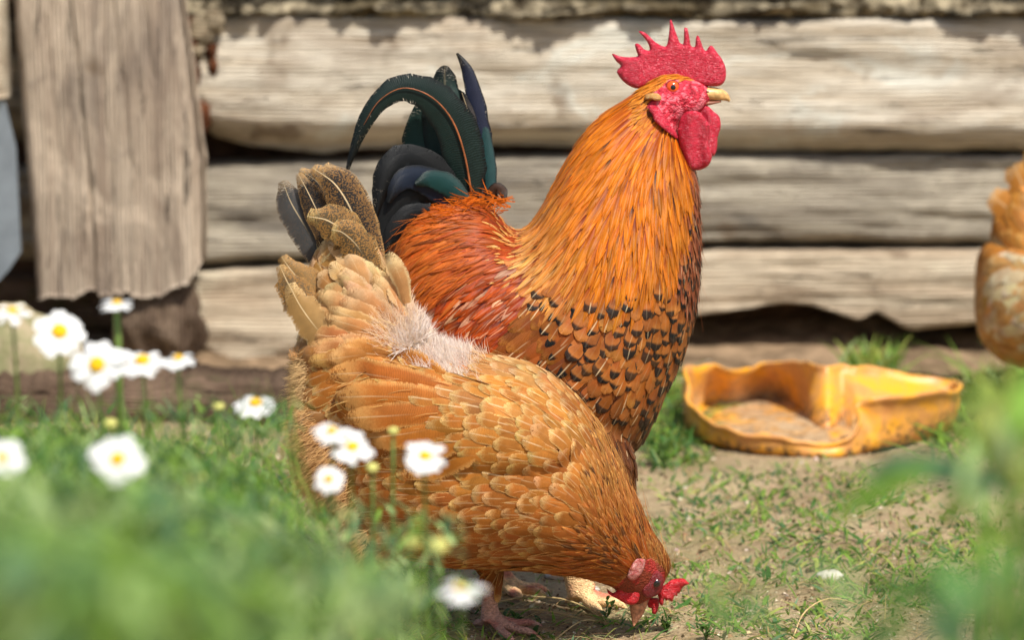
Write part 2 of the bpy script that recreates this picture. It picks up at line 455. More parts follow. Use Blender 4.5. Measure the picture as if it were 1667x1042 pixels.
pl = [P(-140, 150, 5.46), P(8, 165, 5.46), P(26, 240, 5.46), P(34, 410, 5.46), P(14, 440, 5.46), P(-10, 466, 5.46), P(-140, 470, 5.46)]
V = [*pl]+[v+Vector((0, .006, 0)) for v in pl]; m = len(pl)
F = [tuple(range(m))[::-1], tuple(range(m, 2*m))]+[(i, (i+1) % m, (i+1) % m+m, i+m) for i in range(m)]
o = link('metal_sheet', mesh('metal_sheet', V, F, metal, False)); o['label'] = 'blue-grey metal sheet with a slanting lower corner, left of the post'; o['category'] = 'metal sheet'
o = link('wooden_board', slab_mesh('wooden_board', curve_px([(-230, -160), (170, -150)]), curve_px([(-230, 2), (170, 14)]), -230, 160, 5.45, .03, wd3, 8, 16, 40)); o['label'] = 'brown board end above the metal sheet at the picture edge'; o['category'] = 'board'
# rotten stub below the post
parts = [lump(P(258, 530, 5.5).x, P(258, 530, 5.5).z, 5.52, .062, .04, .075, 31, 18, .35, 2.6)]
o = link('wood_stub', mesh('wood_stub', *join(parts), mat_wood('rotten_stub_wood', 'z', lin(168, 140, 112, .8), lin(128, 102, 80, .8), lin(84, 66, 52, .8), 9, None, .8, 1.3))); o['label'] = 'rotten brown stub of wood below the broad post'; o['category'] = 'wood stub'
# old log lying before the wall
T5 = curve_px([(-900, 610), (200, 604), (300, 618), (480, 622), (620, 640)]); B5 = curve_px([(-900, 735), (620, 735)]); T5n = T5; T5 = lambda x: T5n(x)+14*N3(x*.02, 3, 1)+7*N3(x*.07, 4, 1)
o = link('fallen_log', log_mesh('fallen_log', -260, 620, T5, B5, wd5, seed=26, cham=.3, rag=.02, Y=5.16, depth=.12, bulge=.045)); o['label'] = 'dark rotten log lying on the ground behind the daisies, left of the hen'; o['category'] = 'log'
# boulder
n = NT('mossy_stone'); c = n.coords(); a = n.noise(c, 14, 6, .65); b = n.noise(c, 60, 4, .6)
col = n.mix(n.ss(a, .38, .62), lin(182, 164, 134, .75), lin(142, 140, 100, .72)); col = n.mix(n.ss(b, .55, .7, 0, .5), col, lin(90, 78, 60))
stone_m = n.pbr(col, .9, .15, n.bump(a, .6, .006))
q = P(30, 612, 5.2)
o = link('boulder', mesh('boulder', *lump(q.x-.012, .05, 5.24, .098, .09, .098, 41, 20, .2, 1.4), stone_m)); o['label'] = 'greenish-tan rounded boulder below the metal sheet, behind the daisies'; o['category'] = 'boulder'

# ------------------------------------------------------------------ crushed yellow basin
n = NT('dirty_orange_plastic'); c = n.coords(); a = n.noise(c, 22, 6, .7, .4); b = n.noise(c, 90, 4, .6)
col = n.mix(n.ss(a, .35, .7), lin(246, 172, 40, .86), lin(232, 138, 32, .82))
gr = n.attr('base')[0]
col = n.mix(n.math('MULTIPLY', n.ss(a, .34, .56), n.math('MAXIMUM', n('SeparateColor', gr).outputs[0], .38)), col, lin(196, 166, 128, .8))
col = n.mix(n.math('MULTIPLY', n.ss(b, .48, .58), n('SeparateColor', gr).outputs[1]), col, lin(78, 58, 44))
plast = n.pbr(col, .42, .45, n.bump(a, .25, .004))
# keys going round: (rim px, rim py, rim Y, base px, base py) ; base on the ground
K = [(1114, 598, 5.07, 1118, 692), (1122, 640, 5.00, 1122, 710), (1146, 674, 4.94, 1148, 727), (1200, 700, 4.89, 1208, 740), (1270, 712, 4.865, 1290, 748), (1335, 724, 4.855, 1350, 751), (1380, 712, 4.86, 1392, 746),
     (1398, 684, 4.88, 1408, 741), (1392, 660, 4.91, 1430, 737), (1420, 648, 4.91, 1450, 733), (1465, 646, 4.92, 1490, 726), (1515, 636, 4.96, 1530, 715), (1553, 634, 5.02, 1555, 700), (1558, 624, 5.08, 1558, 684),
     (1530, 617, 5.12, 1528, 706), (1470, 609, 5.12, 1474, 718), (1416, 600, 5.11, 1424, 726), (1388, 596, 5.10, 1400, 728), (1366, 594, 5.09, 1374, 712), (1346, 598, 5.07, 1348, 722), (1326, 596, 5.09, 1322, 712), (1306, 590, 5.13, 1304, 686), (1280, 589, 5.16, 1276, 668), (1240, 592, 5.17, 1244, 662), (1200, 604, 5.13, 1192, 668), (1160, 594, 5.13, 1150, 672), (1136, 597, 5.11, 1134, 680)]
R = np.array([list(P(a, b, c_))+list(G(d, e)) for a, b, c_, d, e in K])
R = spline(np.vstack([R, R[:1]]), 200)[:-1]; m = len(R)
cen = R.mean(0); V = []; A = []; F = []
ctr = Vector((cen[3], cen[4], .012))
rows = []
for r in R:
    rim = Vector(r[:3]); bs = Vector((r[3], r[4], .004)); out = (bs-ctr); out.z = 0; out.normalize()
    th = .0022
    row = [(ctr.lerp(bs, .05)*1+Vector((0, 0, -.004)), 0), (bs.lerp(ctr, .1)+Vector((0, 0, -.002)), .2), (bs, .3), (bs.lerp(rim, .25)+out*.004, .2), (bs.lerp(rim, .6)+out*.003, .05), (bs.lerp(rim, .88), 0), (rim+out*.004+Vector((0, 0, -.005)), .2), (rim+out*.005, .1), (rim+out*.002+Vector((0, 0, .0015)), .1), (rim-out*.001, .2),
           (bs.lerp(rim, .85)-out*th*1.2, .2), (bs.lerp(rim, .5)-out*th*1.5, .5), (bs.lerp(rim, .18)-out*th*3, .9), (bs.lerp(ctr, .12)+Vector((0, 0, .006)), 1), (bs.lerp(ctr, .5)+Vector((0, 0, .006)), 1), (bs.lerp(ctr, .95)+Vector((0, 0, .006)), 1)]
    for i, (p, g) in enumerate(row):
        p = p+Vector((0, 0, .012*abs(N3(p.x, p.y, 2, 16))+.004*N3(p.x, p.y, 2, 40) if i > 12 else 0))+out*((.008*N3(p.x, p.y, p.z, 20)+.004*abs(N3(p.x, p.y, p.z, 45))) if 2 < i < 13 else 0)+Vector((0, 0, .004*N3(p.x, p.y, 9, 40) if 5 <= i <= 10 else 0))
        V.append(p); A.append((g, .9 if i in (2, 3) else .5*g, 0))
k = 16
for i in range(m):
    for j in range(k-1):
        a_ = i*k+j; b_ = ((i+1) % m)*k+j; F.append((a_, b_, b_+1, a_+1))
V.append(ctr+Vector((0, 0, .006))); A.append((1, .5, 0)); V.append(ctr-Vector((0, 0, .008))); A.append((0, 0, 0))
for i in range(m): F.append((i*k+k-1, ((i+1) % m)*k+k-1, len(V)-2)); F.append((((i+1) % m)*k, i*k, len(V)-1))
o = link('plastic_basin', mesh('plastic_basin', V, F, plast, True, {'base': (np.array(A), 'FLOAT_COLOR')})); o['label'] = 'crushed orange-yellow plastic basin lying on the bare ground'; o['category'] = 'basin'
# ------------------------------------------------------------------ feather materials
def feather_mat(name, rough=.5, spec=.3, trans=.18, gloss=None, pepper=False, barbs=26.0, fray=.8, shw=.11, e0=.5, e1=.86, ln=.35):
    n = NT(name); base = n.attr('base')[0]; edge = n.attr('edge')[0]; par = n.attr('par')[1]; uv = n.attr('fuv')[1]
    su = n('SeparateXYZ', uv).outputs; sp = n('SeparateXYZ', par).outputs
    u, v = su[0], su[1]; au = n.math('ABSOLUTE', u); c = n.coords()
    ph = n.math('ADD', n.math('MULTIPLY', v, barbs*6.28), n.math('ADD', n.math('MULTIPLY', au, -16.0), n.math('MULTIPLY', sp[2], 40.0)))
    nz = n.noise(c, 420, 3, .6); nb = n.noise(c, 55, 4, .6)
    barb = n.math('ADD', n.math('MULTIPLY', n.math('SINE', n.math('ADD', ph, n.math('MULTIPLY', nz, 5.0))), .5), .5)
    e = n.ss(n.math('ADD', n.math('MAXIMUM', n.math('MULTIPLY', au, .92), n.math('MULTIPLY', v, 1.0)), n.math('MULTIPLY', n.math('SUBTRACT', nz, .5), .25)), e0, e1)
    col = n.mix(e, base, edge)
    if pepper:
        pe = n.noise(c, 620, 2, .5); g = n.ss(n.math('ADD', pe, n.math('MULTIPLY', au, .16)), .55, .62)
        col = n.mix(n.math('MULTIPLY', g, sp[1]), col, lin(196, 140, 70, .8))
    else:
        mx = n.math('SUBTRACT', n.math('MAXIMUM', n.math('MULTIPLY', au, .86), n.math('MULTIPLY', v, .95)), n.math('MULTIPLY', sp[2], .16))
        l = n.math('MULTIPLY', n.ss(n.math('ADD', mx, n.math('MULTIPLY', n.math('SUBTRACT', nb, .5), ln)), .60, .70), n.ss(v, .42, .5))
        col = n.mix(n.math('MULTIPLY', l, sp[1]), col, (.008, .010, .010))
    sh = n.math('MULTIPLY', n.math('MULTIPLY', n.ss(au, shw, shw*.35), n.ss(v, .25, .6)), sp[0])
    col = n.mix(sh, col, lin(255, 226, 176, .8))
    m = n.mix(1.0, col, n.mix(barb, (.80,)*3, (1.12,)*3), 'MULTIPLY')
    m = n.mix(1.0, m, n.mix(n.ss(nb, .3, .7), (.86,)*3, (1.12,)*3), 'MULTIPLY')
    kw = dict(gloss or {})
    n.pbr(m, rough, spec, n.bump(barb, .25, .0006), trans, **kw)
    # barbs part and fray towards the rim of the vane
    fv = n('CombineXYZ', n.math('ADD', n.math('MULTIPLY', v, barbs*1.1), n.math('MULTIPLY', au, -5.0)), n.math('MULTIPLY', u, 1.2), n.math('MULTIPLY', sp[2], 60.0)).outputs[0]
    fn = n.noise(fv, 1.6, 3, .6)
    rim = n.ss(n.math('MAXIMUM', au, n.math('MULTIPLY', v, 1.0)), .66, 1.02, 0, .72*fray)
    hole = n.math('GREATER_THAN', rim, n.ss(fn, .25, .75))
    old = n.out.inputs[0].links[0].from_socket; tr = n('BsdfTransparent')
    n.t.links.new(n('MixShader', hole, old, tr.outputs[0]).outputs[0], n.out.inputs[0])
    return n.m
M_FE = feather_mat('feather', .55, .2, .25, fray=.42, e0=.70, e1=.96)
M_HACK = feather_mat('hackle_feather', .42, .25, .22, barbs=40, fray=.3, e0=.3, e1=.75, shw=.16)
M_LACE = feather_mat('laced_feather', .5, .25, .2, fray=.35, ln=.24)
M_TAILB = feather_mat('black_green_feather', .42, .22, .02, None, barbs=130, fray=.28, e0=.62, e1=.98)
M_HTAIL = feather_mat('peppered_tail_feather', .5, .25, .12, None, True, 110, .6, .05, .78, 1.0)
M_QUILL = feather_mat('quill_feather', .55, .2, .28, barbs=90, shw=.07)
n = NT('down'); M_DOWN = n.pbr(n.attr('base')[0], .7, .1, None, .3)

VS = np.array([0, .22, .45, .66, .82, .93, 1.0])
PROF = {'round': np.array([.45, .85, 1, 1, .92, .70, .30]), 'lance': np.array([.55, .95, 1, .86, .6, .34, .06]), 'spoon': np.array([.35, .65, .88, 1, .98, .78, .34])}
class Feathers:
    def __init__(s): s.l = []
    def add(s, pts, nrm, dirs, W, prof, base, edge, par, lift0, lift1, camber=.25, jag=.12, tipcurl=0, vs=VS, sweep=.18):
        k = len(pts); pts = np.array(pts); nrm = np.array(nrm); dirs = np.array(dirs)
        cr = np.cross(nrm, dirs); cr /= np.linalg.norm(cr, axis=1)[:, None]+1e-9
        us = (-1, -.45, 0, .45, 1); V = []; U = []
        for i in range(k):
            w_ = W*prof[i]; h = lift0+(lift1-lift0)*vs[i]+tipcurl*vs[i]**3
            for u in us:
                uu = u*(1+random.uniform(-jag, jag)) if abs(u) == 1 else u
                V.append(pts[i]+cr[i]*uu*w_+nrm[i]*(h-camber*W*u*u)+dirs[i]*(-abs(u)**2*w_*sweep+(random.uniform(-jag, jag)*w_ if abs(u) == 1 else 0)))
                U.append((u, vs[i]))
        F = []
        for i in range(k-1):
            for j in range(4): F.append((i*5+j, i*5+j+1, (i+1)*5+j+1, (i+1)*5+j))
        s.l.append((np.array(V), F, np.array(U), base, edge, par))
        return s.l[-1]

def fmesh(name, items, mat):
    V = []; F = []; U = []; B = []; E = []; R = []; o = 0
    for v, f, u, b, e, p in items:
        V.append(v); U.append(u); k = len(v)
        B.append(np.tile(b, (k, 1)) if np.ndim(b) == 1 else b); E.append(np.tile(e, (k, 1)) if np.ndim(e) == 1 else e); R.append(np.tile(p, (k, 1)))
        F += [tuple(i+o for i in q) for q in f]; o += k
    return mesh(name, np.vstack(V), F, mat, True, {'base': (np.vstack(B), 'FLOAT_COLOR'), 'edge': (np.vstack(E), 'FLOAT_COLOR'), 'par': (np.vstack(R), 'FLOAT_COLOR'), 'fuv': (np.vstack(U), 'FLOAT2')})

def strands(name, items, mat, parent, **props):
    """items: (root, dir, normal, length, width, colour): fine curved barbs, joined."""
    V = []; F = []; B = []
    for p, d, nm, L, w_, c in items:
        s_ = np.cross(d, nm); s_ /= np.linalg.norm(s_)+1e-9; o = len(V)
        bend = RNG.normal(0, .25, 3)
        for t, k in ((0, 1), (.4, .9), (.75, .6)):
            q = p+(d+bend*t*.6)*L*t
            V += [q-s_*w_*k, q+s_*w_*k]; B += [c, c]
        V.append(p+(d+bend*.6)*L); B.append(c)
        F += [(o, o+1, o+3, o+2), (o+2, o+3, o+5, o+4), (o+4, o+5, o+6)]
    return link(name, mesh(name, V, F, mat, True, {'base': (np.array(B), 'FLOAT_COLOR')}), parent, **props)

class Cover:
    """Feathers over a body: regions as polygons in the bird's own side view, directions from guide arrows."""
    def __init__(s, me, Y, guides):
        s.me = me; s.Y = Y; s.V = co(me).astype(float); me.calc_loop_triangles()
        t = np.empty(len(me.loop_triangles)*3, np.int32); me.loop_triangles.foreach_get('vertices', t); s.T = t.reshape(-1, 3)
        s.bvh = BVHTree.FromPolygons([Vector(v) for v in s.V], [tuple(map(int, q)) for q in s.T])
        g = np.array(guides, float); s.gp = g[:, :2]; d = g[:, 2:]; s.gd = d/np.linalg.norm(d, axis=1)[:, None]
    def surf(s, px, py):
        p = P(px, py, s.Y); h = s.bvh.ray_cast(Vector((p.x, s.Y-1, p.z)), Vector((0, 1, 0)))[0]
        return h.y-s.Y if h else None
    def side(s, X):
        Q = np.array(X, float).copy(); Q[:, 1] = s.Y; return proj(Q)
    def flow(s, px):
        w_ = 1/(((s.gp-px)**2).sum(1)+300)**1.6; d = (s.gd*w_[:, None]).sum(0); return Vector((d[0], 0, -d[1])).normalized()
    def scatter(s, ncand, region, spacing, seed):
        rg = np.random.default_rng(seed); a, b, c = s.V[s.T[:, 0]], s.V[s.T[:, 1]], s.V[s.T[:, 2]]
        nr = np.cross(b-a, c-a); ar = np.linalg.norm(nr, axis=1); pr = ar/ar.sum()
        ti = rg.choice(len(pr), ncand, p=pr); r1 = np.sqrt(rg.random(ncand)); r2 = rg.random(ncand)
        X = a[ti]*(1-r1)[:, None]+b[ti]*(r1*(1-r2))[:, None]+c[ti]*(r1*r2)[:, None]; Nn = nr[ti]/(ar[ti][:, None]+1e-12)
        px = s.side(X); reg = region(px, X); out = []; cell = .003; grid = {}
        for i in range(ncand):
            r = reg[i]
            if r < 0: continue
            h = spacing[r]; x, y, z = X[i]; k = int(math.ceil(h/cell)); ci, cj, ck = int(x//cell), int(y//cell), int(z//cell); ok = True
            for q in grid_near(grid, ci, cj, ck, k):
                if (q[0]-x)**2+(q[1]-y)**2+(q[2]-z)**2 < h*h: ok = False; break
            if not ok: continue
            grid.setdefault((ci, cj, ck), []).append((x, y, z)); out.append((r, X[i], Nn[i], px[i]))
        return out
    def march(s, p, d, L, vs=VS):
        q = Vector(p); d = Vector(d); pts = []; ns = []; ds = []; prev = 0
        loc, nm, _, _ = s.bvh.find_nearest(q); d = (d-nm*d.dot(nm)); 
        if d.length < 1e-3: d = Vector((0, 0, -1))
        d.normalize(); nsm = nm.copy()
        for v in vs:
            q2 = q+d*L*(v-prev); prev = v
            loc, nm, _, _ = s.bvh.find_nearest(q2)
            nsm = (nsm*.5+nm*.5).normalized()
            # stay near the surface but let the vane bridge hollows
            q = q2.lerp(loc, .75); d = (d-nsm*d.dot(nsm)*.8).normalized()
            pts.append(tuple(q)); ns.append(tuple((nsm-d*nsm.dot(d)).normalized())); ds.append(tuple(d))
        return pts, ns, ds
def grid_near(grid, ci, cj, ck, k):
    for i in range(ci-k, ci+k+1):
        for j in range(cj-k, cj+k+1):
            for l in range(ck-k, ck+k+1):
                b = grid.get((i, j, l))
                if b: yield from b

def jit(c, amt=.15, hue=.06):
    k = 1+random.gauss(0, amt); c = np.array(c)*max(.4, k); c[1] *= 1+random.gauss(0, hue); return np.clip(c, .003, .9)

def plume(cover, roots, specs, parent, mat_for, names, nmax=300):
    """Grow the feathers; the nmax that show largest become parts, the rest one joined part for each kind."""
    byname = {}
    for r, X, Nn, px in roots:
        sp = specs[r]; d = cover.flow(px)+Vector(RNG.normal(0, sp.get('wild', .10), 3))
        L = sp['L']*random.uniform(.82, 1.18); W = sp['W']*random.uniform(.85, 1.15)
        pts, ns, ds = cover.march(X, d, L)
        b, e, par = sp['col'](px, X)
        fs = Feathers(); it = fs.add(pts, ns, ds, W, PROF[sp.get('prof', 'round')], b, e, par, sp.get('l0', .0006), sp.get('l1', .004)*random.uniform(.5, 1.3), sp.get('camber', .15), sp.get('jag', .12))
        face = max(0, -Nn[1])
        byname.setdefault(names[r], []).append((L*W*face, it, mat_for[r]))
    allf = sorted(((a, n_) for n_, l in byname.items() for a, _, _ in l), reverse=True)
    cut = allf[min(nmax, len(allf)-1)][0] if nmax else 1e9
    for n_, l in byname.items():
        rest = {}
        for a, it, m in l:
            if a > cut: link(n_, fmesh(n_, [it], m), parent)
            else: rest.setdefault(m.name, []).append((it, m))
        for mn, li in rest.items():
            link(n_.replace('_feather', '_plumage'), fmesh('plumage', [i for i, _ in li], li[0][1]), parent, kind='stuff')

def quill(name, keys, Y, widths, col, edge, par, mat, parent, yoff=(0, 0), face=(0, -1, .1), camber=.2, rows=16, jag=.06, col2=None, on=None, lift=(.001, .006), sweep=.3):
    """A large feather built from its measured shaft: keys (px,py), half widths in px (one per key)."""
    A = spline([(*k, w_) for k, w_ in zip(keys, widths)], rows); t = np.linspace(0, 1, rows)
    ctr = [np.array(P(a[0], a[1], Y+yoff[0]+(yoff[1]-yoff[0])*f)) for a, f in zip(A, t)]
    if on is not None:
        last = None
        for i in range(rows):
            y = on.surf(A[i][0], A[i][1]); y = y if y is not None else last
            if y is None: y = yoff[0]
            last = y if last is None else .5*last+.5*y
            ctr[i] = np.array(P(A[i][0], A[i][1], Y)); ctr[i][1] = Y+last-(lift[0]+(lift[1]-lift[0])*t[i])
    k = (P(1, 0, Y)-P(0, 0, Y)).length
    d = np.gradient(np.array(ctr), axis=0); d /= np.linalg.norm(d, axis=1)[:, None]
    fn = np.array(face, float); fn /= np.linalg.norm(fn); nr = fn[None, :]-d*(d@fn)[:, None]; nr /= np.linalg.norm(nr, axis=1)[:, None]
    Wm = max(widths)*k
    fs = Feathers(); it = list(fs.add(ctr, nr, d, Wm, A[:, 2]*k/Wm, np.array(col), np.array(edge), par, 0, 0, camber, jag, vs=t, sweep=sweep))
    # shaft: a raised thin ridge
    return link(name, fmesh(name, [tuple(it)], mat), parent)
# ------------------------------------------------------------------ skin and horn materials
def mat_skin(name, c1, c2, c3, sc=260, spec=.45, rough=.36):
    n = NT(name); c = n.coords(); a = n.noise(c, sc*.25, 4, .6); v = n('TexVoronoi', i={'Vector': n.mapping(n('VectorMath', c, n('VectorMath', n('TexNoise', i={'Vector': c, 'Scale': 90.0}).outputs[1], (.012, .012, .012), operation='MULTIPLY').outputs[0], operation='ADD').outputs[0], (1, 1, 2.0)), 'Scale': float(sc*2.4)}).outputs[0]
    b = n.noise(n.mapping(c, (1, 1, 2.2)), sc, 3, .6)
    col = n.mix(n.ss(a, .3, .7), c1, c2); col = n.mix(n.ss(b, .52, .72, 0, .6), col, c3)
    h = n.math('ADD', n.math('MULTIPLY', v, -.9), n.math('MULTIPLY', b, .6))
    col = n.mix(n.ss(v, .25, .65, 0, .22), col, np.array(c2)*.5)
    wr = n.noise(n.mapping(c, (1.5, 1, 5)), 150, 4, .65, .6); col = n.mix(n.ss(wr, .56, .68, 0, .55), col, np.array(c2)*.6); col = n.mix(n.ss(wr, .40, .30, 0, .5), col, c3)
    h = n.math('SUBTRACT', h, n.math('MULTIPLY', n.ss(wr, .5, .7), 1.2))
    return n.pbr(col, rough, spec, n.bump(h, .65, .0012), .0, **{'Subsurface Weight': .12, 'Subsurface Radius': (.004, .001, .0008)})
M_COMB = mat_skin('comb_skin', lin(226, 46, 74, .8), lin(208, 28, 56, .8), lin(244, 124, 140, .78))
M_COMBH = mat_skin('hen_comb_skin', lin(222, 30, 42, .82), lin(196, 16, 30, .78), lin(240, 96, 100, .78), 320)
M_LOBE = mat_skin('pale_lobe_skin', lin(232, 160, 150, .8), lin(214, 60, 70, .75), lin(250, 226, 216, .85), 420)
M_LOBEY = mat_skin('yellow_lobe_skin', lin(222, 172, 96, .8), lin(206, 140, 72, .8), lin(240, 214, 160, .8), 320)
M_BEAK = mat_plain('horn_beak', lin(222, 176, 112, .8), .35, .4, .3, 220, .4, dist=.0006)
M_BEAKH = mat_plain('brown_horn_beak', lin(190, 130, 100, .75), .35, .4, .45, 260, .4, dist=.0006)
n = NT('bird_skin'); base = n.attr('base')[0]; c = n.coords(); a = n.noise(c, 90, 4, .6)
vs_ = n('TexVoronoi', i={'Vector': c, 'Scale': 520.0}).outputs[0]; b = n.noise(n.mapping(c, (1, 1, 1.8)), 300, 3, .6)
col = n.mix(1.0, base, n.mix(n.ss(b, .3, .7), (.72,)*3, (1.25,)*3), 'MULTIPLY')
M_SKIN = n.pbr(col, .5, .3, n.bump(n.math('ADD', vs_, b), .8, .0016))
def mat_flat(name, col, rough=.2, spec=.5): 
    n = NT(name); return n.pbr(tuple(col), rough, spec)
M_IRIS = mat_flat('eye_iris', lin(228, 82, 28), .12, .6); M_PUPIL = mat_flat('eye_pupil', (.004, .004, .005), .05, .8); M_IRISD = mat_flat('dark_iris', lin(70, 34, 30), .12, .6)

M_LID = mat_skin('eyelid_skin', lin(176, 40, 48, .65), lin(140, 26, 34, .6), lin(200, 84, 84, .65), 400)
def make_eye(parent, px, py, Y, r, iris, pupil_r, look=(0, -1, 0)):
    """A ball with an iris and a pupil turned to LOOK, and a lid ring round it."""
    q = P(px, py, Y); L = Vector(look).normalized(); rot = Vector((0, 0, 1)).rotation_difference(L).to_matrix()
    V = []; F = []; nth, nph = 14, 20
    for i in range(nth+1):
        th = math.pi*i/nth*.62
        for k in range(nph):
            ph = 2*math.pi*k/nph
            V.append(q+rot@(Vector((math.sin(th)*math.cos(ph), math.sin(th)*math.sin(ph), math.cos(th)*.75))*r))
    for i in range(nth):
        for k in range(nph): F.append((i*nph+k, i*nph+(k+1) % nph, (i+1)*nph+(k+1) % nph, (i+1)*nph+k))
    me = mesh('eye', V, F, iris); me.materials.append(M_PUPIL)
    lim = math.asin(min(1, pupil_r))/ (math.pi*.62)*nth
    for p in me.polygons: p.material_index = 1 if p.index//nph < lim else 0
    e = link('eye', me, parent)
    ring = [q+rot@(Vector((math.cos(t), math.sin(t), -.02))*r*1.0) for t in np.linspace(0, 2*math.pi, 22)]
    link('eyelid', mesh('eyelid', *tube(ring, [r*.14]*22, 7), M_LID), e)
    return e

def foot(ankle, heading, size, r, spread=(-.75, 0, .7), back=True):
    """Toes on the ground: joined tubes with a claw taper."""
    parts = []; hx = math.atan2(heading[1], heading[0])
    for a in list(spread)+([math.pi-.3] if back else []):
        L = size*(1 if abs(a) < 2 else .45); d = Vector((math.cos(hx+a), math.sin(hx+a), 0))
        pts = [Vector(ankle)+Vector((0, 0, .004))]
        for f, up in ((.25, .012), (.5, .008), (.75, .0075), (.92, .005), (1.08, .001)):
            p = Vector((ankle[0], ankle[1], 0))+d*L*f; pts.append(Vector((p.x, p.y, gz(p.x, p.y)+up)))
        parts.append(tube(pts, [r*1.0, r*.9, r*.78, r*.7, r*.5, r*.12], 8))
    return parts

# ================================================================== ROOSTER
YR = 4.04
rooster = thing('rooster', 'tall rust-orange rooster with a red comb and black-green tail standing behind the hen', 'rooster', (0, YR, 0))
def S(a, b, hw, Y, yo=0): return (P(*a, Y), P(*b, Y), hw, yo)
secs = [S((640, 405), (648, 440), .015, YR), S((668, 348), (650, 520), .05, YR), S((722, 324), (665, 640), .078, YR), S((785, 330), (720, 745), .095, YR), S((835, 375), (815, 785), .105, YR),
        S((865, 366), (930, 785), .11, YR), S((884, 338), (1030, 735), .11, YR), S((898, 312), (1088, 628), .104, YR), S((915, 280), (1124, 540), .092, YR), S((932, 250), (1136, 440), .076, YR),
        S((956, 216), (1136, 350), .060, YR), S((988, 184), (1130, 285), .046, YR), S((1022, 160), (1112, 240), .036, YR), S((1048, 140), (1104, 208), .030, YR), S((1080, 122), (1114, 196), .0255, YR),
        S((1112, 122), (1130, 190), .022, YR), S((1140, 132), (1146, 176), .014, YR), S((1156, 142), (1156, 166), .007, YR)]
bp = [loft(secs, 32, 6)]
def leg(pts, radii): return tube(spline(pts, 14), np.interp(np.linspace(0, 1, 14), np.linspace(0, 1, len(radii)), radii), 12)
A1 = Vector((P(948, 985, 3.99).x, 3.99, .018)); A2 = Vector((P(820, 985, 4.06).x, 4.06, .018))
bp.append(leg([P(945, 720, 3.985), P(985, 790, 3.98), P(955, 850, 3.985), P(935, 905, 3.99), P(940, 945, 3.99), A1], [.05, .036, .022, .0130, .0145, .0175]))
bp.append(leg([P(850, 720, 4.09), P(870, 790, 4.09), P(830, 850, 4.08), P(806, 905, 4.07), P(812, 945, 4.06), A2], [.05, .036, .022, .0130, .0145, .0175]))
bp += foot(A1, (.9, -.4), .050, .0085); bp += foot(A2, (.9, -.4), .050, .0085)
spur = [P(925, 930, 3.99), P(915, 933, 3.985), P(898, 938, 3.98)]; bp.append(tube(spur, [.006, .005, .001], 8))
body = remesh(*join(bp), .0024, 3)
covR = Cover(body, YR, [(1060, 150, -.75, .65), (1000, 215, -.5, .9), (950, 290, -.5, .85), (1060, 290, -.12, 1), (1100, 290, .0, 1), (1000, 380, -.25, 1), (900, 370, -.6, .8), (850, 400, -.75, .65), (1120, 350, .02, 1), (1080, 450, -.18, 1), (1000, 460, -.3, .95), (900, 450, -.5, .85),
    (1120, 460, -.15, 1), (1050, 570, -.4, .9), (1000, 660, -.4, .9), (920, 560, -.75, .6), (860, 500, -.75, .6), (900, 650, -.8, .5), (810, 380, -.95, .3), (750, 335, -.85, .0), (720, 390, -.85, .5), (690, 450, -.6, .8), (655, 380, -.7, .7), (660, 480, -.4, .9), (790, 500, -.75, .65), (740, 560, -.6, .8), (1000, 740, -.1, 1), (760, 440, -.85, .55)])
vv = covR.V; pxv = covR.side(vv); colv = np.tile(lin(120, 60, 24, .8), (len(vv), 1))
FACE = [(1062, 150), (1075, 124), (1100, 116), (1150, 118), (1200, 150), (1180, 290), (1112, 232), (1085, 205), (1052, 168)]
face = inpoly(pxv, FACE); colv[face] = lin(216, 50, 70, .78)
fx = np.array([N3(p[0], p[1], p[2], 170)+.6*N3(p[0], p[1], p[2], 420) for p in vv[face]]); fi = np.where(face)[0]; colv[fi[fx > .22]] = lin(238, 120, 132, .8); colv[fi[fx < -.3]] = lin(168, 24, 44, .72)
brow = inpoly(pxv, [(1040, 150), (1060, 125), (1090, 108), (1120, 112), (1135, 130), (1110, 128), (1088, 128), (1066, 146)]); colv[brow] = lin(222, 130, 40, .8)
lg = (vv[:, 2] < P(940, 890, 4.0).z); colv[lg] = lin(250, 204, 148, .9)
legx = np.array([N3(p[0], p[1], p[2], 45) for p in vv[lg]]); lw = np.clip((legx+.02)/.45, 0, 1)[:, None]*.75; colv[lg] = colv[lg]*(1-lw)+lin(214, 96, 84, .8)*lw
add_attr(body, 'base', colv); body.materials.append(M_SKIN)
# scales on the shanks: ring steps
link('body', body, rooster)

HACK = [(1066, 128), (1020, 142), (975, 175), (925, 232), (890, 300), (862, 350), (848, 380), (880, 420), (950, 436), (1020, 440), (1075, 420), (1105, 380), (1122, 300), (1112, 240), (1086, 205), (1052, 168), (1050, 150)]
FRONT = [(1098, 300), (1108, 235), (1150, 270), (1160, 500), (1118, 470), (1092, 430), (1108, 380)]
SADD = [(858, 340), (600, 280), (560, 470), (640, 560), (700, 480), (760, 440), (850, 410)]
WBOW = [(850, 400), (760, 440), (690, 480), (650, 560), (680, 680), (760, 640), (810, 560), (850, 490), (880, 440)]
WING = [(870, 440), (820, 540), (770, 640), (780, 760), (880, 740), (950, 640), (960, 560), (930, 480)]
def regR(px, X):
    r = np.full(len(px), 4); r[inpoly(px, WING)] = 3; r[inpoly(px, WBOW)] = 2; r[inpoly(px, SADD)] = 1; r[inpoly(px, FRONT)] = 5; r[inpoly(px, HACK)] = 0
    r[inpoly(px, [(1035, 170), (1052, 128), (1090, 112), (1112, 118), (1088, 126), (1064, 146), (1054, 172), (1075, 205), (1050, 215)])] = 6
    r[inpoly(px, FACE)] = -1
    r[inpoly(px, [(1048, 150), (1060, 125), (1090, 110), (1125, 118), (1128, 127), (1090, 124), (1068, 140), (1056, 168)])] = 6
    r[X[:, 2] < P(940, 860, 4.0).z] = -1
    return r
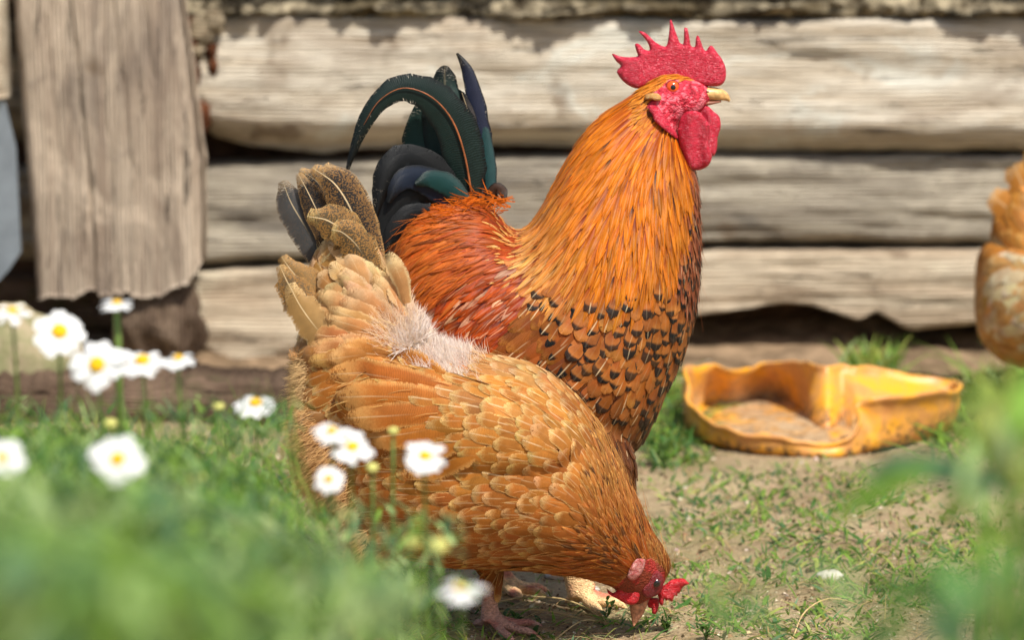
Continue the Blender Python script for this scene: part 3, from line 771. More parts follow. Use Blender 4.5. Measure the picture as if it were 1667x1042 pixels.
def f01(a, b, x): return float(np.clip((x-a)/(b-a), 0, 1))
def hack_col(px, X):
    t = f01(150, 470, px[1]); fr = f01(1030, 1098, px[0]+.15*(px[1]-300)*(px[1] > 300)); rear = f01(980, 860, px[0])
    top = lin(232, 108, 10); midc = lin(218, 106, 14); low = lin(172, 66, 10)
    b = top*(1-t)+midc*t if t < .6 else midc*(1-(t-.6)/.4)+low*((t-.6)/.4)
    b = b*(1-.75*fr*f01(200, 330, px[1]))+lin(120, 36, 12)*.75*fr*f01(200, 330, px[1])
    e = b*.45+lin(244, 148, 28)*.55; b = b*.72
    e = e*(1-rear*t)+lin(248, 190, 110)*rear*t
    if random.random() < .25: b = lin(160, 62, 14)
    dark = random.random() < .07
    if dark: b = lin(90, 40, 18); 
    return jit(b*.72, .2), jit(e*.74, .15), (random.uniform(.1, .55)*(.4+rear), 0, random.random())
def sadd_col(px, X):
    t = f01(700, 860, px[0]); up = f01(480, 330, px[1])
    b = lin(222, 98, 20)*(1-t)+lin(158, 44, 10)*t; b = b*(.6+.4*up)+lin(176, 62, 12)*(.4-.4*up)
    e = b*.6+lin(236, 146, 62)*.4*(1-.5*t)+b*.2*t
    return jit(b*.72, .22), jit(e*.74, .2), (.15*random.random(), 0, random.random())
def bow_col(px, X):
    b = lin(156, 46, 10); e = lin(192, 80, 20)
    if random.random() < .10: e = lin(236, 170, 130)
    if random.random() < .3: b = lin(110, 34, 14)
    return jit(b*.7, .2), jit(e*.7, .2), (.25*random.random(), 0, random.random())
def wing_col(px, X):
    b = lin(156, 82, 26); e = lin(188, 116, 48)
    la = 1.0 if (random.random() < .22 and px[1] < 560) else 0
    return jit(b*.7, .2), jit(e*.7, .2), (random.uniform(.1, .9) if random.random() < .5 else 0, la, random.random())
def breast_col(px, X):
    lowt = f01(580, 700, px[1]); b = lin(186, 102, 36)*(1-lowt)+lin(84, 42, 16)*lowt; e = lin(204, 126, 58)*(1-lowt)+lin(104, 56, 26)*lowt
    p = .62*f01(850, 940, px[0])*f01(720, 560, px[1])+.16+.3*f01(1080, 1110, px[0])
    la = random.uniform(.85, 1) if random.random() < p else 0
    if px[0] > 1090: b = b*.75
    return jit(b*.7, .15), jit(e*.72, .15), (.7*random.random() if random.random() < .45 else .05, la, random.random())
def front_col(px, X):
    t = f01(300, 430, px[1]); b = lin(128, 46, 18)*(1-t)+lin(150, 76, 34)*t
    e = lin(190, 110, 70)
    return jit(b*.68, .22), jit(e*.62, .2), (.8*random.random() if random.random() < .35 else 0, 1.0 if random.random() < .85*f01(280, 380, px[1]) else 0, random.random())
def crown_col(px, X): return jit(lin(216, 112, 26)*.75, .15), jit(lin(240, 150, 44)*.75, .12), (.1, 0, random.random())
specR = [dict(L=.054, W=.0037, prof='lance', l0=.0006, l1=.0030, wild=.06, col=hack_col, camber=.2),
         dict(L=.060, W=.0030, prof='lance', l0=.0006, l1=.0032, wild=.10, col=sadd_col, camber=.2),
         dict(L=.036, W=.0048, prof='lance', l0=.0006, l1=.003, wild=.10, col=bow_col),
         dict(L=.036, W=.0088, prof='round', l0=.0006, l1=.0022, wild=.06, col=wing_col),
         dict(L=.032, W=.0084, prof='spoon', l0=.0006, l1=.0032, wild=.12, col=breast_col),
         dict(L=.030, W=.0030, prof='lance', l0=.0006, l1=.004, wild=.12, col=front_col),
         dict(L=.015, W=.0016, prof='lance', l0=.0004, l1=.002, wild=.10, col=crown_col)]
roots = covR.scatter(70000, regR, [.0052, .0048, .0056, .0085, .0096, .0048, .0026], 3)
print('rooster feathers', len(roots))
plume(covR, roots, specR, rooster, [M_HACK, M_HACK, M_HACK, M_FE, M_LACE, M_HACK, M_HACK], ['hackle_feather', 'saddle_feather', 'back_feather', 'wing_feather', 'breast_feather', 'hackle_feather', 'hackle_feather'], 298)

# tail: the black-green sickles and main feathers, one part each
G1 = lin(16, 32, 28); G2 = lin(26, 54, 46); BK = lin(10, 11, 11); BL = lin(32, 36, 54)
def tailf(keys, wd, col, edge, par=(0, 0, .3), yo=(0, 0), **k): return quill('tail_feather', keys, YR, wd, col, edge, par, M_TAILB, rooster, yo, **k)
tailf([(800, 325), (797, 270), (788, 215), (776, 170)], [8, 11, 10, 3], lin(32, 62, 62), BK, yo=(.0, .006))
tailf([(790, 325), (786, 240), (774, 165), (760, 115), (744, 86)], [12, 16, 15, 10, 2], BL, BK, yo=(.004, .004), jag=.12)
tailf([(778, 325), (772, 250), (764, 190), (752, 150)], [10, 13, 11, 4], lin(70, 64, 62), BK, (.6, 0, .2), yo=(.002, -.004))
tailf([(745, 330), (733, 250), (728, 180), (724, 135), (724, 106)], [26, 40, 40, 24, 8], lin(30, 50, 44), lin(18, 22, 22), (.1, 0, .6), yo=(.012, .012), jag=.14, col2=None)
tailf([(712, 330), (692, 270), (684, 215), (688, 165)], [24, 32, 30, 10], G2, G1, (.0, 0, .1), yo=(.016, .02))
tailf([(768, 318), (757, 255), (740, 203), (715, 168), (684, 148), (650, 144), (616, 165), (592, 203), (575, 245), (563, 285)], [16, 34, 36, 31, 27, 23, 17, 12, 7, 2], lin(20, 34, 30), BK, (.0, 0, .8), yo=(-.008, -.02), camber=.12, rows=26, jag=.08)
shaft_keys = [(768, 318), (757, 255), (740, 203), (715, 168), (684, 148), (650, 144), (616, 165), (592, 203)]
sk = spline(shaft_keys, 30); Pth = [P(a, b, YR-.0085-.012*i/29*.8-.002) for i, (a, b) in enumerate(sk)]
M_SHAFT = mat_plain('orange_shaft', lin(164, 96, 56, .7), .4, .3, .3, 80, .1)
link('feather_shaft', mesh('feather_shaft', *tube(Pth, np.linspace(.0013, .0003, 30), 6), M_SHAFT), rooster)
tailf([(735, 325), (700, 285), (665, 262), (637, 272), (620, 305), (612, 352)], [22, 34, 30, 24, 16, 4], BK, BK, yo=(-.016, -.03), camber=.15, rows=22)
tailf([(725, 332), (690, 310), (660, 312), (636, 340), (620, 380), (616, 418)], [20, 26, 28, 26, 20, 5], BK, lin(14, 17, 18), yo=(-.022, -.03), camber=.15, rows=20)
tailf([(740, 325), (705, 300), (672, 290), (648, 300), (632, 330)], [18, 24, 22, 16, 4], lin(22, 30, 44), BK, yo=(-.026, -.036), camber=.15)
tailf([(755, 325), (728, 300), (700, 292), (676, 300)], [12, 18, 16, 5], lin(20, 54, 52), G1, yo=(-.03, -.036), camber=.2)
tailf([(700, 345), (665, 352), (640, 380), (624, 412)], [14, 18, 16, 4], BK, BK, yo=(-.03, -.034))
tailf([(796, 330), (806, 308), (818, 312), (822, 328)], [9, 10, 9, 3], lin(60, 40, 28), BK, yo=(-.01, -.02))
tailf([(730, 330), (705, 262), (694, 210), (700, 170)], [22, 28, 26, 8], lin(26, 42, 38), BK, yo=(.03, .04))
tailf([(690, 345), (650, 330), (625, 350), (612, 385)], [18, 22, 18, 4], BK, BK, yo=(.03, .04))
# loose curling wisps where the saddle meets the tail
it = []
for i in range(420):
    t = random.random(); bx = 680+150*t+random.gauss(0, 6); by = 332-10*math.sin(t*3.1)+random.gauss(0, 6)+(60*(1-t)**3)
    p = np.array(P(bx, by, YR+random.uniform(-.055, .03))); d = np.array((-.9+.35*random.gauss(0, .6), random.gauss(0, .4)-.2, .05+random.gauss(0, .35))); d /= np.linalg.norm(d)
    it.append((p, d, np.array((0, -1, 0)), random.uniform(.008, .019), .0006, jit(lin(222, 112, 30)*.72, .25)))
strands('saddle_wisps', it, M_DOWN, rooster, kind='stuff')
# fine barbs loosened over hackle and saddle
it = []
for r, X, Nn, px in roots:
    if random.random() < {0: .10, 1: .4, 2: .35, 5: .3}.get(r, 0):
        d = np.array(covR.flow(px)); nn = np.array(Nn); d = d-nn*d.dot(nn); d /= np.linalg.norm(d)+1e-9
        d = d+nn*.08+RNG.normal(0, .1, 3); b, e, _ = specR[r]['col'](px, X)
        it.append((np.array(X)+nn*.004+RNG.normal(0, .002, 3), d, nn, random.uniform(.02, .04), .00035, e))
strands('loose_barbs', it, M_DOWN, rooster, kind='stuff')

# comb, wattles, lobes, beak, eyes
def z3(pts, ox, oy, s): return [(ox+a/s, oy+b/s) for a, b in pts]
toR = lambda x, y, Y: P(x, y, Y)
comb_o = z3([(163, 362), (195, 410), (250, 450), (300, 460), (350, 440), (420, 420), (520, 420), (620, 430), (680, 440), (740, 448), (792, 442), (822, 408), (825, 340), (803, 285), (772, 242), (748, 208), (735, 200), (722, 207), (706, 232), (690, 218), (676, 180), (660, 142), (648, 142), (642, 165), (638, 205), (614, 202), (604, 150), (594, 100), (582, 92), (572, 98), (568, 185), (545, 180), (530, 140), (514, 96), (496, 46), (485, 52), (483, 100), (470, 188), (450, 205), (400, 180), (350, 132), (318, 114), (298, 116), (326, 148), (355, 190), (362, 228), (330, 222), (306, 196), (286, 187), (274, 196), (284, 238), (290, 264), (240, 270), (190, 266), (160, 256), (140, 249), (137, 258), (160, 295), (188, 322), (170, 345)], 960, 20, 3.723)
v, f = pillow(comb_o, YR, .0060, 10, toR, 3.2, lambda x, y: .003*math.sin((x-1000)/40)+.012*max(0, (1040-x)/45), 2, .08)
link('comb', mesh('comb', v, f, M_COMB), rooster)
def z5(pts): return z3(pts, 1040, 90, 5.2125)
w1 = z5([(330, 640), (335, 720), (350, 790), (375, 860), (405, 930), (455, 968), (520, 972), (590, 935), (622, 860), (606, 800), (590, 740), (588, 660), (600, 600), (565, 540), (515, 480), (455, 470), (400, 480), (350, 540)])
v, f = pillow(w1, YR, .0055, 11, toR, 3.2, lambda x, y: -.026+.00012*(y-190)+.002*math.sin(x/5), 3, .12); link('wattle', mesh('wattle', v, f, M_COMB), rooster)
w2 = z5([(470, 430), (450, 520), (440, 640), (460, 760), (540, 830), (600, 850), (622, 852), (645, 845), (664, 780), (670, 690), (694, 610), (684, 520), (640, 480), (600, 440), (540, 400)])
v, f = pillow(w2, YR, .005, 10, toR, 3.2, lambda x, y: -.002-.0002*max(0, x-1150)+.002*math.sin(x/5), 4, .12); link('wattle', mesh('wattle', v, f, M_COMB), rooster)
lobe = z5([(80, 430), (112, 420), (165, 440), (215, 510), (262, 590), (310, 640), (352, 690), (335, 710), (300, 695), (240, 650), (180, 600), (130, 550), (112, 500), (88, 470)])
v, f = pillow(lobe, YR, .0045, 8, toR, 2.6, lambda x, y: (covR.surf(x, y) or -.02)-.0035, 5, .12); link('earlobe', mesh('earlobe', v, f, M_COMB), rooster)
el = z5([(50, 352), (60, 330), (100, 320), (150, 320), (185, 342), (190, 375), (150, 385), (100, 372), (60, 375)])
v, f = pillow(el, YR, .004, 6, toR, 2.2, lambda x, y: (covR.surf(x, y) or -.03)-.003, 6, .1); link('ear_patch', mesh('ear_patch', v, f, M_LOBEY), rooster)
# mirrored lobes on the far side
for o_, nm, mt in ((lobe, 'earlobe', M_COMB), (el, 'ear_patch', M_LOBEY)):
    v, f = pillow(o_, YR, .004, 7, toR, 4, lambda x, y: .028, 7, .2); link(nm, mesh(nm, v, f, mt), rooster)
def beak_mesh(secs, hook=0): return loft(secs, 16, 5)
up = [S((1138, 138), (1138, 163), .011, YR), S((1152, 140), (1150, 163), .0095, YR), S((1166, 142), (1164, 163), .0075, YR), S((1178, 146), (1176, 163), .005, YR), S((1186, 153), (1184, 164), .0028, YR), S((1189, 161), (1187, 166), .0008, YR)]
bk = link('beak', mesh('beak', *loft(up, 18, 4), M_BEAK), rooster)
lo = [S((1136, 160), (1136, 174), .0095, YR), S((1150, 162), (1149, 172), .008, YR), S((1164, 163), (1163, 169), .0055, YR), S((1174, 163), (1174, 166), .002, YR)]
link('lower_beak', mesh('lower_beak', *loft(lo, 14, 4), mat_plain('dark_mandible', lin(176, 110, 84, .7), .4, .3, .3, 150, .3)), bk)
link('nostril', mesh('nostril', *lump(P(1149, 148, YR).x, P(1149, 148, YR).z, YR-.0086, .0032, .0012, .0011, 3, 8, .1), mat_flat('nostril_dark', lin(50, 24, 20), .6, .2)), bk)
# red cere folds between eye and beak
for s_, yy in ((1, -.0165), (-1, .0165)):
    cf = [P(1112, 168, YR+yy*1.15), P(1125, 160, YR+yy*1.0), P(1138, 152, YR+yy*.75), P(1146, 149, YR+yy*.6)]
    link('face_fold', mesh('face_fold', *tube(spline(cf, 10), np.linspace(.003, .0018, 10), 8), M_COMB), rooster)
    make_eye(rooster, 1095, 141.5, YR+s_*((covR.surf(1095, 141.5) or -.025)+.0028), .0070, M_IRIS, .34, (0.08, -1*s_, .05))
# ================================================================== HEN
YH = 3.83
hen = thing('hen', 'golden-brown hen pecking at the ground in front of the rooster', 'hen', (0, YH, 0))
secs = [S((490, 565), (488, 690), .015, YH), S((512, 520), (504, 790), .055, YH), S((566, 500), (570, 856), .080, YH), S((640, 525), (640, 896), .095, YH), S((720, 566), (720, 918), .102, YH), S((800, 580), (790, 922), .103, YH),
        S((870, 598), (860, 926), .100, YH), S((930, 640), (915, 934), .091, YH), S((972, 688), (945, 938), .077, YH, .004), S((1003, 742), (965, 946), .060, YH, .01), S((1033, 806), (985, 956), .045, YH, .018), S((1058, 866), (1002, 968), .033, YH, .024),
        S((1080, 900), (1012, 982), .026, YH, .028), S((1092, 930), (1020, 986), .021, YH, .03), S((1082, 962), (1026, 992), .015, YH, .03), S((1064, 982), (1032, 998), .009, YH, .03)]
bp = [loft(secs, 32, 6)]
bp.append(loft([S((700, 545), (560, 580), .06, YH, -.005), S((655, 480), (520, 535), .044, YH), S((622, 425), (505, 470), .030, YH), S((596, 390), (520, 420), .016, YH), S((580, 372), (545, 385), .006, YH)], 24, 5))
# folded wing swelling on each side
for s_ in (-1, 1):
    wv, wf = lump(0, 0, 0, 1, 1, 1, 3, 16, .05, 1.5)
    ax = (P(930, 700, YH)-P(570, 600, YH)); c0 = P(745, 668, YH); a = ax.normalized(); b_ = Vector((-a.z, 0, a.x))
    bp.append(([c0+a*v.x*ax.length*.52+b_*v.z*.048+Vector((0, s_*.082+v.y*.034, 0)) for v in wv], wf))
H1 = Vector((P(800, 1000, 3.875).x, 3.875, .014)); H2 = Vector((P(566, 1000, 3.80).x, 3.80, .014))
bp.append(leg([P(770, 850, 3.865), P(785, 890, 3.87), P(798, 925, 3.875), P(798, 960, 3.875), P(797, 990, 3.875), H1], [.045, .028, .0125, .0085, .009, .0125]))
bp.append(leg([P(640, 840, 3.80), P(615, 890, 3.795), P(592, 915, 3.795), P(580, 950, 3.795), P(568, 985, 3.80), H2], [.045, .028, .0125, .0085, .009, .0125]))
bp += foot(H1, (.9, -.35), .055, .0062); bp += foot(H2, (.95, -.2), .055, .0062)
hbody = remesh(*join(bp), .0024, 3)
covH = Cover(hbody, YH, [(1090, 915, -.3, -.95), (1060, 870, -.55, -.85), (1010, 880, -.75, -.65), (1020, 800, -.6, -.8), (970, 900, -.9, -.4), (980, 740, -.75, -.65), (930, 680, -.9, -.45), (860, 620, -1, -.25), (780, 590, -1, -.12), (900, 760, -1, -.2), (850, 860, -1, .08), (750, 700, -1, .05), (700, 640, -1, -.12),
    (650, 620, -1, -.05), (600, 590, -1, .1), (600, 680, -.85, .4), (560, 620, -.9, .35), (760, 880, -1, .12), (650, 850, -1, .25), (560, 800, -.85, .5), (500, 720, -.75, .65), (480, 620, -.7, .6), (640, 540, -.8, -.6), (600, 490, -.8, -.55), (560, 450, -.65, -.8), (540, 520, -.95, -.2), (520, 570, -.95, .2), (620, 430, -.6, -.85), (720, 780, -1, .1), (800, 960, 0, 1), (590, 900, -.3, 1), (700, 560, -.95, -.3)])
vv = covH.V; pxv = covH.side(vv); colv = np.tile(lin(170, 106, 52, .8), (len(vv), 1))
HF = [(1040, 912), (1062, 912), (1084, 932), (1086, 962), (1066, 988), (1050, 1010), (1020, 1010), (985, 968), (1008, 950)]
colv[inpoly(pxv, HF)] = lin(150, 64, 40, .65)
tp = np.array([N3(p[0], p[1], p[2], 60) for p in vv]); hd = inpoly(pxv, HF); colv[hd & (tp > .1)] = lin(178, 52, 42, .7)
lg = (vv[:, 2] < P(800, 926, 3.87).z) & (vv[:, 0] < P(900, 900, YH).x); colv[lg] = lin(206, 156, 138, .8); colv[np.where(lg)[0][tp[lg] > .1]] = lin(196, 128, 112, .8)
add_attr(hbody, 'base', colv); hbody.materials.append(M_SKIN)
link('body', hbody, hen)
NECK = [(985, 690), (1060, 800), (1110, 900), (1100, 960), (1040, 915), (1000, 985), (950, 950), (935, 900), (955, 800)]
FLUFF = [(440, 540), (520, 600), (560, 700), (545, 800), (600, 930), (430, 930)]
HW = [(540, 556), (620, 560), (700, 566), (780, 580), (880, 610), (950, 670), (960, 720), (900, 740), (820, 765), (740, 775), (680, 760), (600, 700), (550, 620)]
TCOV = [(480, 480), (520, 400), (600, 360), (680, 480), (660, 550), (560, 560), (490, 560)]
WFL = [(668, 512), (705, 498), (790, 545), (785, 582), (700, 570), (620, 545)]
def regH(px, X):
    r = np.full(len(px), 1); r[inpoly(px, HW) & (np.abs(X[:, 1]-YH) > .045)] = 0; r[inpoly(px, NECK)] = 2; r[inpoly(px, FLUFF)] = 3; r[inpoly(px, TCOV)] = 4
    r[inpoly(px, WFL)] = -1
    r[(px[:, 1] > 895) & (px[:, 0] < 840) & (X[:, 2] < P(800, 905, 3.87).z)] = 1
    r[inpoly(px, HF)] = -1
    r[inpoly(px, [(1050, 880), (1100, 905), (1104, 950), (1088, 960), (1082, 930), (1062, 912)])] = 6
    r[(X[:, 2] < P(800, 928, 3.87).z) & (px[:, 0] < 900)] = -1
    return r
HT = np.array((.98, 1.09, 1.2))
def hcol(b, e, am=.13, k=.74): return jit(b*k*HT, am, .05), jit(e*k*HT, am, .05)
def hw_col(px, X):
    t = f01(560, 900, px[0]); b = lin(196, 112, 40)*(1-t)+lin(212, 132, 54)*t; e = lin(240, 182, 106)
    b, e = hcol(b, e); return b, e, (random.uniform(.2, .75) if random.random() < .7 else .05, 0, random.random())
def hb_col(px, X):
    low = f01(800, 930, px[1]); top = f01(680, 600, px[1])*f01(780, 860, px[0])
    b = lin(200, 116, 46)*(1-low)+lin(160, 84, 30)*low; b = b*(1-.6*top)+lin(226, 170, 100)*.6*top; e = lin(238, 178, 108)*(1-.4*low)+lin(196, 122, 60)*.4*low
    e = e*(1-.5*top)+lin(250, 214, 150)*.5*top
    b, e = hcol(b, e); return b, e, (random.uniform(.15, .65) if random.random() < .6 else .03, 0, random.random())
def hn_col(px, X):
    t = f01(760, 900, px[1]); b = lin(196, 120, 50)*(1-t)+lin(176, 84, 28)*t; e = lin(228, 160, 84)*(1-t)+lin(208, 124, 52)*t
    if random.random() < .13: b = lin(120, 66, 30)
    b, e = hcol(b, e, .18); return b, e, (.5*random.random(), 0, random.random())
def hf_col(px, X): b, e = hcol(lin(206, 140, 76), lin(234, 190, 132), .12); return b, e, (.3*random.random(), 0, random.random())
def ht_col(px, X):
    t = f01(560, 640, px[0]); b, e = hcol(lin(206, 140, 72)*(1-t)+lin(232, 176, 120)*t, lin(240, 192, 130), .12); return b, e, (.45*random.random(), 0, random.random())
def hl_col(px, X): b, e = hcol(lin(246, 232, 214), lin(252, 244, 232), .05, .9); return b, e, (0, 0, random.random())
def hcr_col(px, X): b, e = hcol(lin(170, 92, 36), lin(214, 148, 76), .2); return b, e, (.2, 0, random.random())
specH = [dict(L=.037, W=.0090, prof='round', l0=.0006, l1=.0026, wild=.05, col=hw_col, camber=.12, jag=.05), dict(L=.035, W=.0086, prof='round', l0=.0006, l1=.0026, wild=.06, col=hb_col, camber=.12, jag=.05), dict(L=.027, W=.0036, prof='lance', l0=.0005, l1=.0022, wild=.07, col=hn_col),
         dict(L=.036, W=.0085, prof='spoon', l0=.001, l1=.007, wild=.14, col=hf_col, jag=.25), dict(L=.040, W=.0100, prof='spoon', l0=.001, l1=.007, wild=.10, col=ht_col, jag=.18), dict(L=.024, W=.006, prof='spoon', l0=.001, l1=.006, wild=.3, col=hl_col, jag=.4), dict(L=.013, W=.0018, prof='lance', l0=.0005, l1=.002, wild=.08, col=hcr_col)]
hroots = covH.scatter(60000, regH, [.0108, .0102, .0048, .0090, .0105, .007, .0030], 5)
print('hen feathers', len(hroots))
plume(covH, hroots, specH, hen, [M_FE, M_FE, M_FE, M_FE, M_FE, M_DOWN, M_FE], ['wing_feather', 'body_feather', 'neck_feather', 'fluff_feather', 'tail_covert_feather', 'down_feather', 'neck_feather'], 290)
# down: pale tuft on the back, cream fluff under the tail, fine fringes
it = []
def tuft(poly, n_, yr, d0, spread, L, c, nrm=(0, -1, .2), wid=.00022, am=.05):
    xs = [p[0] for p in poly]; ys = [p[1] for p in poly]; k = 0
    while k < n_:
        q = (random.uniform(min(xs), max(xs)), random.uniform(min(ys), max(ys)))
        if not inpoly(np.array([q]), poly)[0]: continue
        p0 = P(q[0], q[1], YH); loc, nm, _, _ = covH.bvh.find_nearest(Vector((p0.x, YH+random.uniform(*yr), p0.z)))
        d = np.array(d0)+RNG.normal(0, spread, 3); d = d/np.linalg.norm(d)*.75+np.array(nm)*.5; d /= np.linalg.norm(d)
        it.append((np.array(loc), d, np.array(nrm), random.uniform(.6, 1.3)*L, wid, jit(c, am, .02))); k += 1
tuft([(690, 512), (705, 505), (770, 548), (772, 574), (720, 578), (650, 560), (640, 535)], 6500, (-.07, .05), (-.6, 0, .3), .38, .014, lin(238, 224, 212, .88))
tuft([(670, 500), (712, 496), (800, 552), (800, 590), (700, 600), (620, 575), (610, 520)], 900, (-.07, .05), (-.8, 0, .2), .3, .016, lin(240, 216, 190, .88))
tuft([(640, 480), (665, 500), (720, 560), (640, 556), (610, 540)], 3000, (-.06, .03), (-.8, 0, .25), .4, .015, lin(244, 218, 188, .9))
tuft([(458, 600), (480, 560), (500, 640), (510, 780), (490, 810), (462, 740)], 9000, (-.06, .05), (-.6, 0, -.5), .6, .014, lin(222, 186, 132, .8))
tuft([(480, 640), (560, 720), (590, 900), (500, 820)], 3000, (-.09, -.02), (-.75, 0, -.5), .4, .018, lin(224, 178, 120, .8))
strands('down', it, M_DOWN, hen, kind='stuff')
it = []
for r, X, Nn, px in hroots:
    if random.random() < (.9 if r in (2, 4) else .5):
        d = np.array(covH.flow(px)); nn = np.array(Nn); d = d-nn*d.dot(nn); d /= np.linalg.norm(d)+1e-9
        d = d+nn*.1+RNG.normal(0, .12, 3); b, e, _ = specH[r]['col'](px, X)
        it.append((np.array(X)+nn*.003+RNG.normal(0, .003, 3), d, nn, random.uniform(.014, .03), .0003, e))
strands('loose_barbs', it, M_DOWN, hen, kind='stuff')

# tail of the hen: grey-black, peppered with gold
GD = lin(46, 44, 43, .8); GR = lin(76, 76, 76, .8); GO = lin(206, 166, 110, .8); OL = lin(92, 76, 52, .8)
def ht(keys, wd, col, edge, par, yo=(0, 0), mat=None, **k): return quill('tail_feather', keys, YH, wd, np.array(col), np.array(edge), par, mat or M_HTAIL, hen, yo, **k)
ht([(612, 450), (596, 380), (566, 305), (528, 268)], [16, 24, 24, 7], GD, GO, (.3, .25, .2), (.012, .016))
ht([(590, 450), (560, 360), (520, 300), (488, 276)], [14, 22, 20, 6], GD, GO, (.3, .3, .9), (.018, .022))
ht([(540, 450), (503, 380), (474, 330), (460, 294)], [20, 29, 28, 8], GR, lin(150, 128, 100, .8), (.5, .05, .4), (.004, .0))
ht([(555, 440), (528, 370), (505, 320), (485, 282)], [14, 22, 20, 6], GD, lin(190, 150, 96, .8), (.9, .2, .5), (-.002, -.006))
ht([(606, 450), (584, 370), (550, 305), (508, 272)], [22, 33, 31, 8], GD, GO, (1, .42, .6), (-.008, -.016), camber=.12, rows=20)
ht([(600, 460), (570, 390), (536, 360), (500, 352)], [22, 30, 28, 12], OL, lin(190, 164, 104, .8), (.9, .55, .3), (-.020, -.032), jag=.2)
ht([(610, 470), (588, 410), (560, 380), (540, 374)], [20, 27, 26, 14], OL, lin(198, 172, 112, .8), (.7, .6, .3), (-.026, -.038), jag=.24)
ht([(560, 530), (510, 480), (478, 445), (458, 418)], [22, 31, 28, 8], lin(150, 118, 74, .8), lin(206, 168, 112, .8), (.9, .5, .3), (-.02, -.03), jag=.2)
ht([(550, 560), (505, 510), (474, 470), (455, 432)], [20, 28, 26, 8], lin(120, 98, 68, .8), lin(210, 174, 118, .8), (.9, .6, .3), (-.03, -.04), jag=.2)
ht([(560, 580), (520, 540), (490, 500), (470, 462)], [20, 28, 26, 9], lin(176, 138, 84, .8), lin(220, 186, 130, .8), (.8, .1, .3), (-.04, -.045), jag=.2)
for i in range(26):
    f = i/25; a = math.radians(118+68*f+random.uniform(-8, 8)); L = random.uniform(80, 112)
    r0 = (652-30*f+random.uniform(-12, 12)-(i % 3)*22, 486+86*f+random.uniform(-10, 10)-(i % 3)*6)
    ks = [(r0[0]+L*k*math.cos(a)+10*math.sin(k*2.5)*math.sin(a), r0[1]-L*k*math.sin(a)+6*k*k) for k in (0, .35, .7, 1)]
    w_ = random.uniform(15, 21); c1 = lin(226, 168, 106)*(1-f)+lin(204, 130, 60)*f; c2 = lin(248, 212, 158)*(1-f)+lin(234, 176, 106)*f
    quill('tail_covert_feather', ks, YH, [9, w_*.9, w_, 9], jit(c1*.74, .08), jit(c2*.76, .06), (.35*random.random(), 0, random.random()), M_QUILL, hen, (-.03, -.05), jag=.12, camber=.3, on=covH, lift=(.002, .009+.004*random.random()), sweep=.2)
# long wing quills whose ends curve round at the back of the wing
for i, (tip, mid) in enumerate([((538, 566), (610, 560)), ((541, 592), (612, 586)), ((550, 622), (622, 616)), ((566, 654), (636, 646)), ((592, 688), (654, 676)), ((626, 718), (686, 704)), ((660, 742), (720, 726))]):
    root = (724+i*10, 590+i*18)
    ks = [root, ((root[0]+mid[0])/2, (root[1]+mid[1])/2-3), mid, ((mid[0]+tip[0])/2, (mid[1]+tip[1])/2-1), tip]
    quill('wing_quill', ks, YH, [12, 22, 25, 24, 10], jit(lin(206, 124, 48)*.74, .06), lin(236, 172, 96)*.74, (.35, 0, random.random()), M_QUILL, hen, (-.08, -.1), jag=.06, camber=.18, rows=18, on=covH, lift=(.0005, .0075-.0004*i), sweep=.2)

# head: comb, lobes, wattles, beak, eye
def z6(pts): return z3(pts, 960, 840, 5.16)
YHd = YH+.03
c_ = z6([(560, 640), (620, 590), (660, 560), (690, 538), (740, 530), (792, 530), (815, 552), (838, 574), (800, 590), (768, 622), (756, 650), (738, 655), (735, 678), (712, 676), (692, 725), (664, 708), (640, 718), (628, 700), (612, 756), (586, 740), (580, 700)])
v, f = pillow(c_, YHd, .0045, 7, toR, 2.6, lambda x, y: .002*math.sin(x/6), 8, .3); link('comb', mesh('comb', v, f, M_COMBH), hen)
w_ = z6([(140, 610), (200, 650), (260, 590), (300, 560), (400, 560), (425, 620), (415, 700), (390, 740), (345, 752), (290, 735), (230, 700), (160, 660)])
v, f = pillow(w_, YHd, .0045, 8, toR, 2.4, lambda x, y: -.016, 9, .3); link('wattle', mesh('wattle', v, f, M_COMBH), hen)
w_ = z6([(480, 690), (530, 690), (580, 700), (578, 780), (556, 826), (524, 822), (520, 780), (490, 770)])
v, f = pillow(w_, YHd, .0035, 6, toR, 2.4, lambda x, y: .008, 10, .3); link('wattle', mesh('wattle', v, f, M_COMBH), hen)
w_ = z6([(312, 508), (345, 430), (390, 368), (430, 362), (466, 372), (458, 430), (425, 500), (375, 545), (330, 538)])
v, f = pillow(w_, YH, .0045, 6, toR, 2.2, lambda x, y: (covH.surf(x, y) or 0)-.0035, 11, .3); link('earlobe', mesh('earlobe', v, f, M_LOBE), hen)
ring = [(530, 490), (560, 460), (605, 490), (622, 560), (600, 640), (545, 680), (480, 690), (440, 640), (470, 590), (500, 560)]
v, f = pillow(z6(ring), YH, .0016, 5, toR, 2.2, lambda x, y: (covH.surf(x, y) or .01)-.0004, 12, .2); link('face_skin', mesh('face_skin', v, f, M_LID), hen)
make_eye(hen, 1068.5, 949.5, YH+(covH.surf(1068.5, 949.5) or 0)-.0004, .0048, M_IRISD, .6, (.1, -1, -.1))
make_eye(hen, 1068.5, 949.5, YHd+.0160, .0046, M_IRISD, .6, (.1, 1, -.1))
bs = [S((1058, 974), (1024, 978), .0085, YHd), S((1052, 990), (1025, 990), .007, YHd), S((1046, 1003), (1027, 1003), .0048, YHd), S((1039, 1012), (1029, 1013), .0026, YHd), S((1033, 1020), (1030, 1020), .0008, YHd)]
link('beak', mesh('beak', *loft(bs, 16, 5), M_BEAKH), hen)

